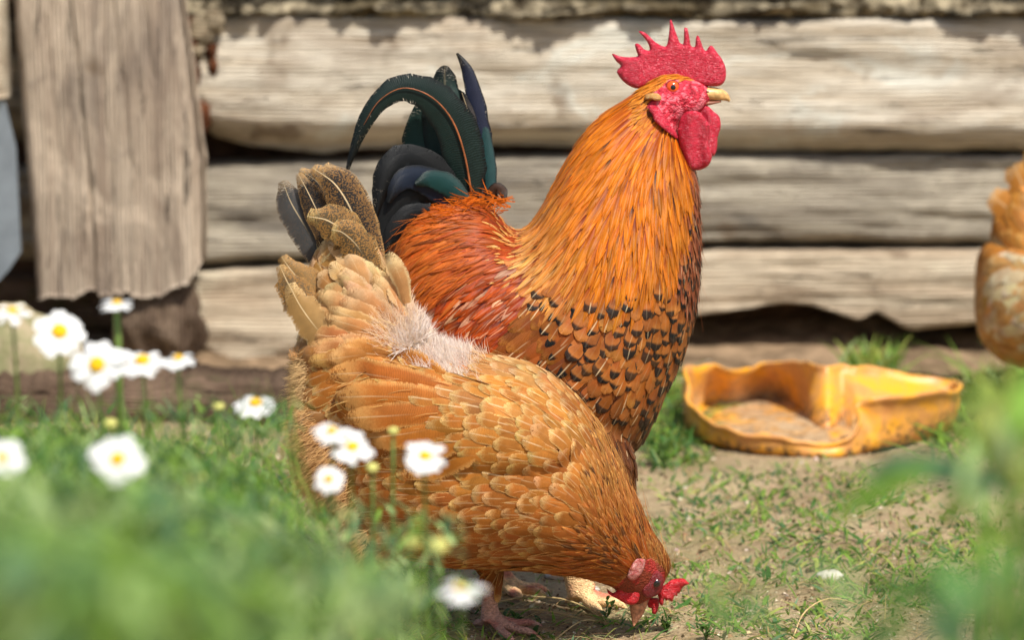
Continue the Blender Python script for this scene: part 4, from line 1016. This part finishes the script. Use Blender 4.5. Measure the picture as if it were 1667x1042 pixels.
# ================================================================== third hen, walking off behind, mostly out of the picture
YT = 5.15
hen3 = thing('hen', 'pale buff hen with a golden tail, half out of the picture beside the log wall', 'hen', (P(1720, 500, YT).x, YT, 0))
secs = [S((1594, 450), (1592, 500), .02, YT), S((1604, 400), (1598, 550), .06, YT), S((1650, 384), (1640, 590), .095, YT), S((1720, 380), (1720, 605), .11, YT), S((1800, 385), (1810, 600), .108, YT), S((1860, 370), (1890, 560), .09, YT), S((1890, 320), (1935, 480), .06, YT), S((1905, 265), (1950, 380), .04, YT), S((1912, 225), (1955, 300), .03, YT), S((1925, 200), (1972, 250), .026, YT), S((1950, 205), (1985, 240), .016, YT), S((1985, 222), (1990, 236), .006, YT)]
bp = [loft(secs, 24, 5)]
bp.append(loft([S((1700, 390), (1640, 470), .06, YT), S((1690, 330), (1620, 420), .05, YT), S((1680, 285), (1615, 370), .032, YT), S((1668, 270), (1640, 320), .01, YT)], 20, 4))
for dx, dy in ((0, -.045), (60, .045)):
    a_ = Vector((P(1750+dx, 500, YT+dy).x, YT+dy, .015)); bp.append(leg([P(1740+dx, 560, YT+dy), P(1750+dx, 610, YT+dy), a_+Vector((-.01, 0, .05)), a_], [.05, .02, .009, .011])); bp += foot(a_, (1, 0), .055, .007)
b3 = remesh(*join(bp), .004, 2)
cov3 = Cover(b3, YT, [(1950, 260, -.4, .9), (1900, 380, -.6, .8), (1800, 420, -1, .1), (1700, 500, -1, .2), (1620, 480, -.6, .8), (1680, 350, -.6, -.8), (1640, 330, -.6, -.8), (1720, 580, -1, .3)])
add_attr(b3, 'base', np.where((cov3.V[:, 2] < P(1750, 612, YT).z)[:, None], lin(220, 180, 120, .8)[None], lin(200, 160, 104, .8)[None])); b3.materials.append(M_SKIN); link('body', b3, hen3)
def c3(px, X):
    if px[1] < 408: b, e = hcol(lin(206, 128, 48), lin(222, 154, 76), .14)
    else:
        b, e = hcol(lin(222, 192, 140), lin(236, 212, 170), .12)
        if random.random() < .4 or px[0] < 1618+random.gauss(0, 10) or (px[1] > 530 and random.random() < .6): b, e = hcol(lin(206, 146, 78), lin(226, 180, 116), .12)
    return b, e, (.3*random.random(), 0, random.random())
r3 = cov3.scatter(9000, lambda px, X: np.where((X[:, 2] < P(1750, 612, YT).z) | (px[:, 1] < 205) & (px[:, 0] > 1935), -1, 0), [.011], 9)
plume(cov3, r3, [dict(L=.050, W=.0095, prof='round', l0=.0006, l1=.0026, wild=.10, col=c3, jag=.08, camber=.1)], hen3, [M_FE], ['body_feather'], 60)
for ks in ([(1690, 380), (1668, 310), (1650, 268)], [(1700, 370), (1690, 290), (1682, 240)], [(1680, 400), (1640, 340), (1612, 318)]):
    quill('tail_feather', ks, YT, [18, 26, 17], lin(206, 138, 60)*.74, lin(228, 170, 96)*.74, (.4, 0, .4), M_FE, hen3, (-.02, -.03), jag=.15)
v, f = pillow([(1915, 208), (1920, 180), (1932, 190), (1940, 168), (1952, 185), (1964, 174), (1972, 200), (1950, 212)], YT, .006, 8, toR, 4); link('comb', mesh('comb', v, f, M_COMBH), hen3)
v, f = pillow([(1960, 240), (1978, 240), (1978, 268), (1966, 275), (1958, 258)], YT, .008, 8, toR, 4); link('wattle', mesh('wattle', v, f, M_COMBH), hen3)
link('beak', mesh('beak', *loft([S((1975, 212), (1975, 238), .01, YT), S((1995, 222), (1994, 236), .006, YT), S((2010, 234), (2008, 238), .001, YT)], 12, 4), M_BEAKH), hen3)
for s_ in (-1, 1): make_eye(hen3, 1958, 218, YT+s_*.021, .006, M_IRIS, .5, (0, s_, 0))
# ================================================================== plants and litter
def leaf_mat(name, rough=.5, trans=.35):
    n = NT(name); base = n.attr('base')[0]; c = n.coords(); a = n.noise(c, 30, 3, .6)
    col = n.mix(1.0, base, n.mix(n.ss(a, .3, .7), (.8,)*3, (1.2,)*3), 'MULTIPLY')
    return n.pbr(col, rough, .3, None, trans)
M_GRASS = leaf_mat('grass_blade', .5, .45); M_LEAF = leaf_mat('green_leaf', .45, .3)
def gcol(kind):
    c = {'g': lin(138, 176, 70, .78), 'd': lin(90, 138, 62, .74), 'y': lin(184, 194, 98, .8), 'b': lin(104, 146, 98, .72), 'p': lin(178, 204, 132, .82), 's': lin(206, 184, 130, .8)}[kind]
    return jit(c, .15, .05)
class Blades:
    def __init__(s): s.V = []; s.F = []; s.B = []
    def add(s, base, tip, width, col, sag=.15, seg=4, prof=(.8, 1, .85, .5, .05)):
        b = np.array(base, float); t = np.array(tip, float); L = np.linalg.norm(t-b); ang = random.uniform(0, math.pi)
        sd = np.array((math.cos(ang), math.sin(ang)*.5, 0))*width
        ctl = b+(t-b)*.5+np.array((0, 0, sag*L)); o = len(s.V)
        for i in range(seg+1):
            f = i/seg; q = b*(1-f)**2+2*ctl*f*(1-f)+t*f*f; w_ = prof[min(i, len(prof)-1)]
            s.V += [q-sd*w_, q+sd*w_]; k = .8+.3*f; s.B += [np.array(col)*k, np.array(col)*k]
        for i in range(seg): s.F.append((o+2*i, o+2*i+1, o+2*i+3, o+2*i+2))
    def build(s, name, mat=None, parent=None, **kw):
        return link(name, mesh(name, s.V, s.F, mat or M_GRASS, True, {'base': (np.array(s.B), 'FLOAT_COLOR')}), parent, **kw)
def on_ground(px, py):
    q = G(px, py); return np.array((q.x, q.y, gz(q.x, q.y)))

# short grass and herbs on the yard: dense patches given by where they grow
g = Blades()
def patch(cx, cy, rx, ry, n_, h=(.012, .035), kinds='ggdyb', w_=(.0008, .002)):
    n_ = int(n_*(.65 if cx > 1100 and cy > 730 else .6))
    if cx > 1100 and cy > 730: h = (h[0]*.5, h[1]*.5)
    for _ in range(n_):
        a = random.uniform(0, 6.283); r = math.sqrt(random.random())*random.uniform(.6, 1.15)
        b = on_ground(cx+rx*r*math.cos(a), cy+ry*r*math.sin(a)); hh = random.uniform(*h)
        lf = random.random() < .55; sp_ = 1.3 if lf else .7
        t = b+np.array((random.gauss(0, sp_)*hh, random.gauss(0, sp_)*hh, hh*(.45 if lf else .8))); g.add(b, t, random.uniform(*w_)*(1.7 if lf else 1), gcol(random.choice(kinds)), .25 if lf else .1)
patch(1080, 700, 60, 70, 900, (.015, .05)); patch(1070, 640, 50, 40, 300, (.01, .04)); patch(1110, 745, 60, 30, 260); patch(1560, 700, 90, 60, 500, (.02, .06)); patch(1630, 650, 70, 45, 500, (.03, .09), 'ggyp')
patch(1190, 800, 140, 35, 420); patch(1130, 860, 110, 30, 260); patch(1290, 860, 130, 40, 420); patch(1430, 800, 110, 40, 380); patch(1400, 905, 150, 30, 420); patch(1560, 880, 100, 60, 600); patch(1250, 930, 160, 30, 300); patch(1480, 960, 180, 40, 520); patch(1180, 1000, 90, 40, 380, (.01, .03)); patch(1330, 1020, 140, 40, 420); patch(1120, 950, 60, 40, 120)
patch(400, 700, 100, 50, 260, (.02, .06), 'ggdb'); patch(330, 780, 160, 50, 600, (.02, .06)); patch(150, 740, 220, 40, 350, (.02, .06)); patch(430, 830, 110, 50, 500, (.015, .05)); patch(380, 930, 140, 70, 700, (.015, .05)); patch(560, 960, 90, 50, 260, (.01, .03)); patch(650, 1000, 90, 40, 300, (.01, .03)); patch(660, 940, 60, 25, 140, (.01, .028)); patch(90, 820, 220, 120, 1600, (.02, .07))
patch(500, 1050, 260, 60, 700, (.01, .04)); patch(900, 1050, 220, 40, 200, (.006, .02)); patch(860, 1000, 130, 30, 70, (.006, .016)); patch(1040, 1010, 60, 20, 60, (.008, .02)); patch(1500, 640, 200, 30, 200, (.01, .03));  patch(1300, 780, 160, 30, 160)
for _ in range(900):
    b = on_ground(random.uniform(480, 1750), random.uniform(740, 1060)); hh = random.uniform(.006, .02)
    if N3(b[0], b[1], 1, 5) < -.05: continue
    g.add(b, b+np.array((random.gauss(0, .7)*hh, random.gauss(0, .7)*hh, hh)), random.uniform(.0006, .0014), gcol(random.choice('ggys')))
g.build('grass', kind='stuff')

# dry straw lying about
s_ = Blades()
for _ in range(1800):
    px, py = random.uniform(420, 1750), random.uniform(860, 1060) if random.random() < .7 else random.uniform(640, 900)
    b = on_ground(px, py); a = random.gauss(0, .6) if random.random() < .7 else random.uniform(0, 3.14); L = random.uniform(.01, .055)
    t = b+np.array((math.cos(a)*L, math.sin(a)*L, 0)); t[2] = gz(t[0], t[1])+random.uniform(.001, .006); b[2] += random.uniform(.001, .004)
    s_.add(b, t, random.uniform(.0005, .0012), jit(lin(random.choice([222, 204, 180]), 182, 128, .85), .15), random.uniform(0, .2), 4, (1, 1, 1, .9, .5))
s_.build('straw', kind='stuff')
def stalk(label, keys, Y0=None, r=.0011, colr=lin(214, 184, 128, .85)):
    pts = [on_ground(a, b)+np.array((0, 0, c)) for a, b, c in keys]; pts = spline(pts, 20)
    o = link('dry_stalk', mesh('dry_stalk', *tube([Vector(p) for p in pts], np.linspace(r, r*.5, 20), 6), M_STRAW)); o['label'] = label; o['category'] = 'straw'; o['group'] = 'dry straw stalks lying on the ground'
M_STRAW = mat_plain('straw', lin(214, 184, 128, .85), .6, .3, .3, 60, .2)
stalk('long curved dry stalk arching over the soil in front of the rooster\'s foot', [(780, 990, .001), (850, 984, .006), (920, 992, .008), (975, 1010, .004), (995, 1036, .001)], r=.0013)
stalk('pale dry stalk lying flat below the rooster\'s legs', [(800, 1004, .001), (880, 1003, .003), (960, 1014, .002), (1010, 1020, .001)])
stalk('short bent dry stalk crossing the straw under the hen\'s breast', [(900, 1040, .001), (945, 1022, .006), (985, 1014, .001)])
stalk('straight pale straw lying at the right edge of the yard', [(1560, 978, .004), (1620, 983, .005), (1720, 982, .004)])
stalk('thin yellowish straw below the straight one at the right edge', [(1530, 1004, .002), (1600, 1012, .004), (1700, 1008, .003)], r=.0008)
stalk('looped yellow-green grass stem on the bare ground at lower right', [(1290, 1040, .001), (1310, 1010, .012), (1350, 995, .016), (1400, 998, .010), (1430, 1015, .002)], r=.0009, colr=lin(190, 180, 100))
stalk('fine pale stalk leaning up beside the hen\'s foot', [(805, 1036, .001), (785, 1024, .014), (760, 1010, .034)], r=.0006)
stalk('thin white stem standing up from the soil at lower right', [(1440, 1010, 0), (1441, 1009, .012), (1442, 1008, .030)], r=.0007)

s2 = Blades()
for _ in range(520):
    px, py = random.gauss(880, 150), random.uniform(965, 1060)
    b = on_ground(px, py); a = random.gauss(0, .7); L = random.uniform(.012, .05)
    t = b+np.array((math.cos(a)*L, math.sin(a)*L*.6, 0)); t[2] = gz(t[0], t[1])+random.uniform(.001, .009); b[2] += random.uniform(.001, .005)
    s2.add(b, t, random.uniform(.0005, .0011), jit(lin(random.choice([226, 206, 170]), 184, 130, .88), .18), random.uniform(0, .25), 4, (1, 1, 1, .9, .5))
s2.build('straw', kind='stuff')
# soil crumbs and small stones
cr_V = []; cr_F = []; cr_B = []
for _ in range(5200):
    near = random.random() < .7
    px, py = (random.uniform(380, 1750), random.uniform(900, 1070)) if near else (random.uniform(300, 1750), random.uniform(560, 900))
    q = on_ground(px, py); r = random.uniform(.0008, .0030)*(1 if near else 1.6)*(2.2 if random.random() < .03 else 1); o = len(cr_V)
    for d in ((1, 0, 0), (-.5, .87, 0), (-.5, -.87, 0), (.3, .2, .75), (-.3, -.1, .7)):
        cr_V.append(q+np.array(d)*r*RNG.uniform(.6, 1.2, 3)+np.array((0, 0, .0005)))
    c = jit(random.choice([lin(150, 118, 88, .75), lin(110, 84, 62, .75), lin(188, 160, 126, .8), lin(84, 64, 48, .75), lin(200, 184, 160, .8)]), .15); cr_B += [c]*5
    cr_F += [(o, o+1, o+3), (o+1, o+4, o+3), (o+1, o+2, o+4), (o+2, o, o+3), (o+2, o+3, o+4)]
link('soil_crumbs', mesh('soil_crumbs', cr_V, cr_F, mat_attr('crumb', .95, .1, 0, .3, 300, .3), False, {'base': (np.array(cr_B), 'FLOAT_COLOR')}), kind='stuff')
M_PEB = mat_plain('pale_stone', lin(214, 204, 192, .85), .8, .2, .2, 120, .4)
for px, py, r, lab in ((908, 944, .011, 'pale grey stone lying between the rooster\'s feet'), (1158, 606, .014, 'small white stone near the log wall, left of the basin'), (1350, 940, .012, 'small whitish stone on the soil below the basin'), (1196, 600, .012, 'brown-grey stone by the wall just right of the white stone'), (965, 962, .006, 'tiny pale pebble beside the rooster\'s front foot')):
    q = on_ground(px, py); o = link('pebble', mesh('pebble', *lump(q[0], q[2]+r*.35, q[1], r*1.3, r, r*.6, px, 10, .25, 1.6), M_PEB)); o['label'] = lab; o['category'] = 'stone'; o['group'] = 'loose stones on the yard'

# leaves for the small plants (shared by all copies)
def leaf_data(name, L, W, col, fold=.25, curl=.3, seg=7, cut=0):
    V = []; F = []; B = []
    for i in range(seg+1):
        f = i/seg; w_ = W*math.sin(math.pi*min(.97, .04+f*.95))**.8*(1-.3*f)*(1-cut*(i % 2))
        z = curl*L*(f-.9*f*f)
        for u in (-1, -.5, 0, .5, 1):
            V.append((u*w_, f*L, z+fold*abs(u)*w_)); k = (1.0 if u else 1.25); B.append(np.array(col)*k)
    for i in range(seg):
        for j in range(4): F.append((i*5+j, i*5+j+1, i*5+j+6, i*5+j+5))
    return mesh(name, V, F, M_LEAF, True, {'base': (np.array(B), 'FLOAT_COLOR')})
LEAFS = [leaf_data('leaf', .016, .0045, lin(106, 150, 60, .62)), leaf_data('leaf', .020, .004, lin(86, 134, 64, .6)), leaf_data('leaf', .013, .005, lin(128, 168, 74, .64))]
M_STEM = mat_plain('green_stem', lin(128, 156, 78, .65), .5, .3, .2, 60, .1, .15)
def weed(label, px, py, n_, h, sizes=1.0, cat='weed', group='small weeds sprouting from the soil'):
    b = on_ground(px, py); t = thing('weed', label, cat, tuple(b), group)
    parts = []
    for s in range(max(1, n_//5)):
        a = random.uniform(0, 6.28); tip = Vector(b)+Vector((math.cos(a)*h*.4, math.sin(a)*h*.4, h*random.uniform(.7, 1)))
        pts = [Vector(b), Vector(b).lerp(tip, .5)+Vector((0, 0, h*.1)), tip]; parts.append(tube(pts, [.0008, .0007, .0005], 6))
        for k in range(5):
            f = (k+1)/5; q = Vector(b).lerp(tip, f); az = random.uniform(0, 6.28)
            l = link('leaf', random.choice(LEAFS), t); sc = sizes*random.uniform(.6, 1.1)*(1.1-.3*f)
            l.matrix_basis = t.matrix_basis.copy()  # placed under its plant
            M = Matrix.Translation(q) @ Matrix.Rotation(az, 4, 'Z') @ Matrix.Rotation(random.uniform(.1, .9), 4, 'X') @ Matrix.Scale(sc, 4)
            l.matrix_parent_inverse = Matrix.Identity(4); l.matrix_basis = Matrix.Translation(-Vector(b)) @ M
    link('stem', mesh('stem', *join(parts), M_STEM), t)
for a in (('leafy green clump right under the pecking hen\'s comb', 1085, 1030, 40, .016, .55), ('low green weed with narrow leaves between the rooster\'s front foot and the hen\'s head', 985, 1012, 15, .022, .8), ('small green sprig on the soil right of the hen\'s foot', 845, 1022, 15, .014, .7), ('bright two-leaved seedling at the bottom edge under the hen\'s breast', 905, 1044, 5, .012, .9), ('leafy weed under the hen\'s tail end, left of her legs', 660, 985, 20, .03, .9), ('green weed below the hen\'s belly beside the white blurred daisy', 690, 1015, 15, .02, .8), ('small weed in the straw left of the hen\'s standing foot', 745, 1034, 10, .014, .8),
          ('low weed at the bottom edge right of the green clump', 1150, 1042, 20, .016, .8), ('weed sprouting below the hen\'s rear fluff', 596, 1000, 15, .03, 1.0), ('narrow weed in the grass left of the basin', 1068, 760, 15, .04, 1.4)):
    weed(*a)
# grass tuft behind the basin, by the wall
tb = Blades(); q = on_ground(1425, 622); t = thing('grass_tuft', 'bright green leafy tuft growing at the wall behind the basin', 'grass tuft', tuple(q))
for _ in range(130):
    a = random.uniform(0, 6.28); L = random.uniform(.04, .085); l = random.uniform(.25, .9)
    b = q+np.array((random.gauss(0, .018), random.gauss(0, .015), 0)); tb.add(b, b+np.array((math.cos(a)*L*l, math.sin(a)*L*l*.6, L*math.sqrt(max(.1, 1-l*l*.7)))), random.uniform(.002, .0045), gcol(random.choice('gggyp')), .25)
tb.build('blades', M_GRASS, t, kind='stuff')

# ------------------------------------------------------------------ daisies
def petal_data():
    V = []; F = []
    pr = [(0, .22), (.25, .62), (.5, .9), (.75, 1), (.92, .8), (1, .4)]
    for f, w_ in pr:
        for u in (-1, 0, 1): V.append((u*w_*.19, .2+.8*f, .04*math.sin(f*2.2)-.10*f*f-.02*abs(u)))
    for i in range(len(pr)-1):
        for j in range(2): F.append((i*3+j, i*3+j+1, i*3+j+4, i*3+j+3))
    n = NT('white_petal'); m = n.pbr((.82, .82, .80), .5, .3, None, .3)
    return mesh('petal', V, F, m)
PETAL = petal_data()
v, f = lump(0, 0, 0, .30, .30, .16, 5, 12, .06, 6); DISC = mesh('disc', [(a[0], a[1], a[2]+.04) for a in v], f, mat_plain('yellow_disc', lin(246, 190, 24, .85), .7, .2, .25, 30, .6))
v, f = lump(0, 0, 0, .42, .42, .30, 6, 12, .08, 5); BUD = mesh('bud', v, f, mat_plain('pale_bud', lin(214, 210, 120, .8), .6, .2, .25, 20, .4))
v, f = lump(0, 0, 0, .28, .28, .12, 7, 10, .05, 4); SEPAL = mesh('sepal_cup', [(a[0], a[1], a[2]-.07) for a in v], f, M_STEM)
FLEAF = None
def feathery_leaf():
    b = Blades()
    for i in range(9):
        f = i/8; p = np.array((0, f*.05, .012*f))
        for s in (-1, 1): b.add(p, p+np.array((s*.014*(1-.5*f), .012, .004)), .0012, gcol('g'), .1, 2, (1, .8, .2))
    b.add((0, 0, 0), (0, .06, .012), .0012, gcol('g'), 0, 3, (1, 1, .8, .3))
    return mesh('leaf', b.V, b.F, M_GRASS, True, {'base': (np.array(b.B), 'FLOAT_COLOR')})
FLEAF = feathery_leaf()
def daisy(label, px, py, diam, Y, tilt, az=0.0, kind='daisy', npet=17, droop=0.0, lean=(0, 0), stem_r=.0013):
    """tilt: 0 looks straight up, 90 faces the camera; az turns that sideways."""
    c = P(px, py, Y); R = diam*.94/2*(P(1, 0, Y)-P(0, 0, Y)).length
    nrm = Vector((math.sin(math.radians(tilt))*math.sin(az), -math.sin(math.radians(tilt))*math.cos(az), math.cos(math.radians(tilt))))
    rot = Vector((0, 0, 1)).rotation_difference(nrm).to_matrix().to_4x4()
    bx, by = c.x+lean[0], Y+.05+lean[1]; base = Vector((bx, by, gz(bx, by)))
    t = thing('daisy', label, 'daisy', tuple(base), 'white daisies in the flower clump' if kind == 'daisy' else 'daisy buds in the flower clump')
    M0 = Matrix.Translation(c-base) @ rot @ Matrix.Scale(R, 4)
    def put(nm, data, M): 
        o = link(nm, data); o.parent = t; o.matrix_basis = M; return o
    if kind == 'daisy':
        for k in range(npet):
            a = 2*math.pi*(k+random.uniform(-.25, .25))/npet
            put('petal', PETAL, M0 @ Matrix.Rotation(a, 4, 'Z') @ Matrix.Rotation(random.gauss(0, .13)-droop, 4, 'X') @ Matrix.Scale(random.uniform(.82, 1.08), 4))
        put('disc', DISC, M0)
    else: put('bud', BUD, M0 @ Matrix.Scale(1.15, 4))
    put('sepal_cup', SEPAL, M0)
    top = c-nrm*R*.12; mid = top.lerp(base, .35)-nrm*R*.6+Vector((0, .01, -.01))
    pts = spline([tuple(top-base), tuple(mid-base), tuple(top.lerp(base, .7)-base+Vector((random.gauss(0, .018), .01, 0))), (0, 0, 0)], 14)
    put('stem', mesh('stem', *tube([Vector(p) for p in pts], np.linspace(stem_r, stem_r*1.3, 14), 7), M_STEM), Matrix.Identity(4))
    for k in range(4):
        q = Vector(pts[4+2*k]); put('leaf', FLEAF, Matrix.Translation(q) @ Matrix.Rotation(random.uniform(0, 6.28), 4, 'Z') @ Matrix.Rotation(random.uniform(.2, .9), 4, 'X') @ Matrix.Scale(random.uniform(.6, 1.1), 4))
YD = 2.88
for a in (('white daisy cut by the left edge, seen edge-on below the metal sheet', 20, 507, 74, YD, 14), ('large white daisy tipped back, highest of the open ones left of the post stub', 97, 540, 98, YD, 52, .15), ('pale half-open daisy on a thick stem in front of the broad post', 190, 493, 62, YD+.05, 8), ('white daisy facing out, in front of the wood stub', 158, 594, 98, YD-.05, 62, -.1), ('white daisy seen from the side, right of the forward facing one', 232, 587, 88, YD, 26, .1), ('small edge-on white daisy at the right end of the row of daisies', 290, 583, 62, YD+.04, 12), ('lone white daisy facing up and out above the blurred grass', 191, 748, 98, 2.42, 58, .05), ('edge-on white daisy standing alone left of the hen\'s rear', 416, 656, 80, YD+.1, 16),
          ('faint blurred daisy cut by the left edge, low in the grass', 4, 745, 80, 2.36, 50), ('small white daisy with its yellow middle, leftmost in front of the hen', 540, 702, 66, YD-.08, 22, -.2), ('bigger white daisy tipped sideways in the middle of those before the hen', 574, 728, 80, YD-.08, 38, .25), ('white daisy tilted to the right in front of the hen\'s wing', 692, 743, 80, YD-.1, 34, .5), ('small cream daisy lowest of the cluster before the hen\'s flank', 535, 780, 54, YD-.12, 55), ('very blurred white daisy low before the hen\'s legs', 750, 958, 88, 2.35, 8)):
    daisy(*a, droop=.12 if a[5] < 30 else .03, lean=(random.gauss(0, .015), random.uniform(0, .05)), stem_r=.0028 if 'thick' in a[0] else .0013)
for a in (('round yellow-green daisy bud left of the edge-on daisy by the hen', 356, 662, 44, YD+.06, 10), ('pale daisy bud above the lone white daisy', 180, 690, 50, YD-.04, 10), ('cream daisy bud highest in front of the hen\'s wing', 640, 702, 40, YD+.1, 10), ('pale bud between the cream daisy and the tilted daisy', 606, 762, 46, YD+.05, 20), ('small yellow bud low on the left of the hen\'s legs', 500, 907, 32, YD-.1, 10), ('large blurred green bud in front of the hen\'s belly', 712, 890, 84, 2.4, 10), ('second blurred green bud touching the large one before the belly', 672, 884, 60, 2.45, 10), ('pale green bud blurred in the grass left of the hen', 320, 782, 70, 2.6, 10)):
    daisy(*a, kind='bud')

# feathery foliage of the flower clump and the tall grass close to the camera
fb = Blades()
def mass(n_, x_fn, top_fn, Y_fn, width, kinds, lean=.10, short=None):
    for _ in range(n_):
        px = x_fn(); Y = Y_fn(); py = top_fn(px); t = P(px, py, Y)
        bx = t.x+random.gauss(0, lean)*max(t.z, .05); by = Y+random.gauss(0, .04)
        b = np.array((bx, by, gz(bx, by))); t = np.array(t)
        if t[2] < .02: continue
        if short: 
            L = random.uniform(*short); d = np.array((random.gauss(0, .6), random.gauss(0, .5), random.uniform(.1, .8))); b = t-d/np.linalg.norm(d)*L
            if b[2] < 0: continue
            if random.random() < .14:      # the stem that carries these leaves
                r0 = np.array((b[0]+random.gauss(0, .02), b[1]+random.gauss(0, .02), 0)); r0[2] = gz(r0[0], r0[1]); fb.add(r0, b, .0006, gcol('g'), .02)
        fb.add(b, t, random.uniform(*width), gcol(random.choice(kinds)), .04 if not short else .15)
U = random.uniform
edge = curve_px([(-200, 740), (0, 720), (120, 720), (260, 740), (360, 770), (450, 810), (520, 870), (600, 930), (760, 990), (900, 1060)])
mass(160, lambda: U(-60, 480), lambda x: edge(x)+abs(random.gauss(0, 80))-30, lambda: U(2.75, 3.2), (.0008, .0016), 'ggdb')
mass(3000, lambda: U(-60, 500), lambda x: edge(x)+abs(random.gauss(0, 110))-30, lambda: U(2.5, 3.2), (.0010, .0026), 'ggdbp', short=(.010, .032))
mass(90, lambda: U(-100, 420), lambda x: max(edge(x)+60, 760)+abs(random.gauss(0, 110)), lambda: U(1.9, 2.7), (.0012, .0024), 'gggdbp')
mass(1500, lambda: U(-100, 420), lambda x: max(edge(x)+40, 750)+abs(random.gauss(0, 120)), lambda: U(1.8, 2.6), (.0018, .0045), 'ggdbpp', short=(.012, .035))
mass(60, lambda: U(-120, 360)+abs(random.gauss(0, 40)), lambda x: 820+.28*max(0, x)+abs(random.gauss(0, 90)), lambda: U(1.25, 1.8), (.0016, .003), 'ggpb')
mass(900, lambda: U(-120, 330)+abs(random.gauss(0, 60)), lambda x: 820+.28*max(0, x)+abs(random.gauss(0, 100)), lambda: U(1.2, 1.8), (.0025, .006), 'gggpb', short=(.012, .035))
mass(130, lambda: U(-60, 480), lambda x: 610+abs(random.gauss(0, 70)), lambda: U(2.9, 3.3), (.0006, .0013), 'gdyp', lean=.2)
mass(420, lambda: U(-60, 480), lambda x: 640+abs(random.gauss(0, 60)), lambda: U(2.7, 3.3), (.0008, .0020), 'gdbp', short=(.010, .03))
mass(170, lambda: U(440, 670), lambda x: 870+.45*max(0, x-540)+abs(random.gauss(0, 90)), lambda: U(1.5, 2.1), (.0016, .0035), 'gbpp', short=(.010, .028))
mass(260, lambda: U(380, 640), lambda x: 850+.35*(x-380)+abs(random.gauss(0, 90)), lambda: U(1.6, 2.4), (.0016, .0035), 'gbp', short=(.010, .03))
mass(50, lambda: U(430, 720), lambda x: 820+abs(random.gauss(0, 110)), lambda: U(2.4, 3.0), (.0007, .0014), 'gbp')
mass(240, lambda: U(430, 740), lambda x: 800+.15*abs(x-560)+abs(random.gauss(0, 110)), lambda: U(2.2, 3.0), (.0012, .0028), 'gbp', short=(.010, .028))
mass(40, lambda: U(1590, 1760), lambda x: 620+abs(random.gauss(0, 90))+max(0, 1640-x)*.8, lambda: U(2.0, 2.8), (.0014, .003), 'gggy')
mass(300, lambda: U(1580, 1760), lambda x: 620+abs(random.gauss(0, 110))+max(0, 1640-x)*.9, lambda: U(1.7, 2.6), (.002, .005), 'ggyp', short=(.012, .04))
mass(70, lambda: U(1120, 1440), lambda x: 900+abs(random.gauss(0, 80)), lambda: U(1.5, 2.1), (.0014, .003), 'pgb', short=(.010, .03))
mass(110, lambda: U(1420, 1760), lambda x: 930-.12*(x-1400)+abs(random.gauss(0, 90)), lambda: U(1.3, 2.1), (.002, .005), 'gbdb', short=(.012, .035))
fb.build('tall_grass', kind='stuff')
# broad-leaved plants close to the camera at lower right
def leafy(label, base_px, Y, leaves, stem_keys):
    b0 = P(*stem_keys[0], Y); base = Vector((b0.x, Y+.02, gz(b0.x, Y+.02))); t = thing('leafy_plant', label, 'plant', tuple(base), 'blurred leafy plants close by')
    pts = [base]+[P(a, b, Y) for a, b in stem_keys]; pts = spline([tuple(p-base) for p in pts], 18)
    o = link('stem', mesh('stem', *tube([Vector(p) for p in pts], np.linspace(.003, .0014, 18), 8), M_STEM)); o.parent = t
    for (x0, y0, x1, y1, w_, kind) in leaves:
        a = P(x0, y0, Y)-base; c = P(x1, y1, Y+random.uniform(-.05, .05))-base; L = (c-a).length; k = (P(1, 0, Y)-P(0, 0, Y)).length
        d = (c-a).normalized(); sd = d.cross(Vector((.2, -.8, .6))).normalized(); V = []; F = []; B = []; col = gcol(kind)
        up = sd.cross(d)
        for i in range(9):
            f = i/8; ww = w_*k*math.sin(math.pi*min(.98, .03+f*.95))**.8
            for u in (-1, -.5, 0, .5, 1): V.append(a+d*L*f+sd*u*ww+up*(.25*abs(u)*ww+.12*L*f*(1-f))); B.append(col*(1.2 if u == 0 else 1))
        for i in range(8):
            for j in range(4): F.append((i*5+j, i*5+j+1, i*5+j+6, i*5+j+5))
        l = link('leaf', mesh('leaf', V, F, M_LEAF, True, {'base': (np.array(B), 'FLOAT_COLOR')})); l.parent = t
leafy('blurred green stem with blue-green leaves at mid height on the right', None, 1.75, [(1640, 800, 1430, 745, 30, 'b'), (1560, 780, 1400, 770, 26, 'b'), (1520, 760, 1340, 850, 22, 'g'), (1620, 720, 1560, 640, 24, 'y'), (1650, 700, 1700, 600, 30, 'g')], [(1690, 1020), (1668, 900), (1640, 800), (1640, 700)])
leafy('dark blue-green blurred leaves in the bottom right corner', None, 1.45, [(1600, 1010, 1515, 905, 26, 'd'), (1590, 1070, 1490, 1020, 26, 'b'), (1610, 960, 1640, 890, 20, 'd'), (1640, 1050, 1720, 990, 26, 'd')], [(1640, 1120), (1615, 1040), (1600, 960)])
leafy('pale green blurred plant at the right edge beside the basin', None, 2.3, [(1640, 720, 1590, 610, 24, 'y'), (1640, 740, 1690, 620, 26, 'g'), (1630, 760, 1560, 700, 20, 'g'), (1640, 700, 1640, 590, 20, 'y')], [(1650, 980), (1645, 860), (1640, 720)])
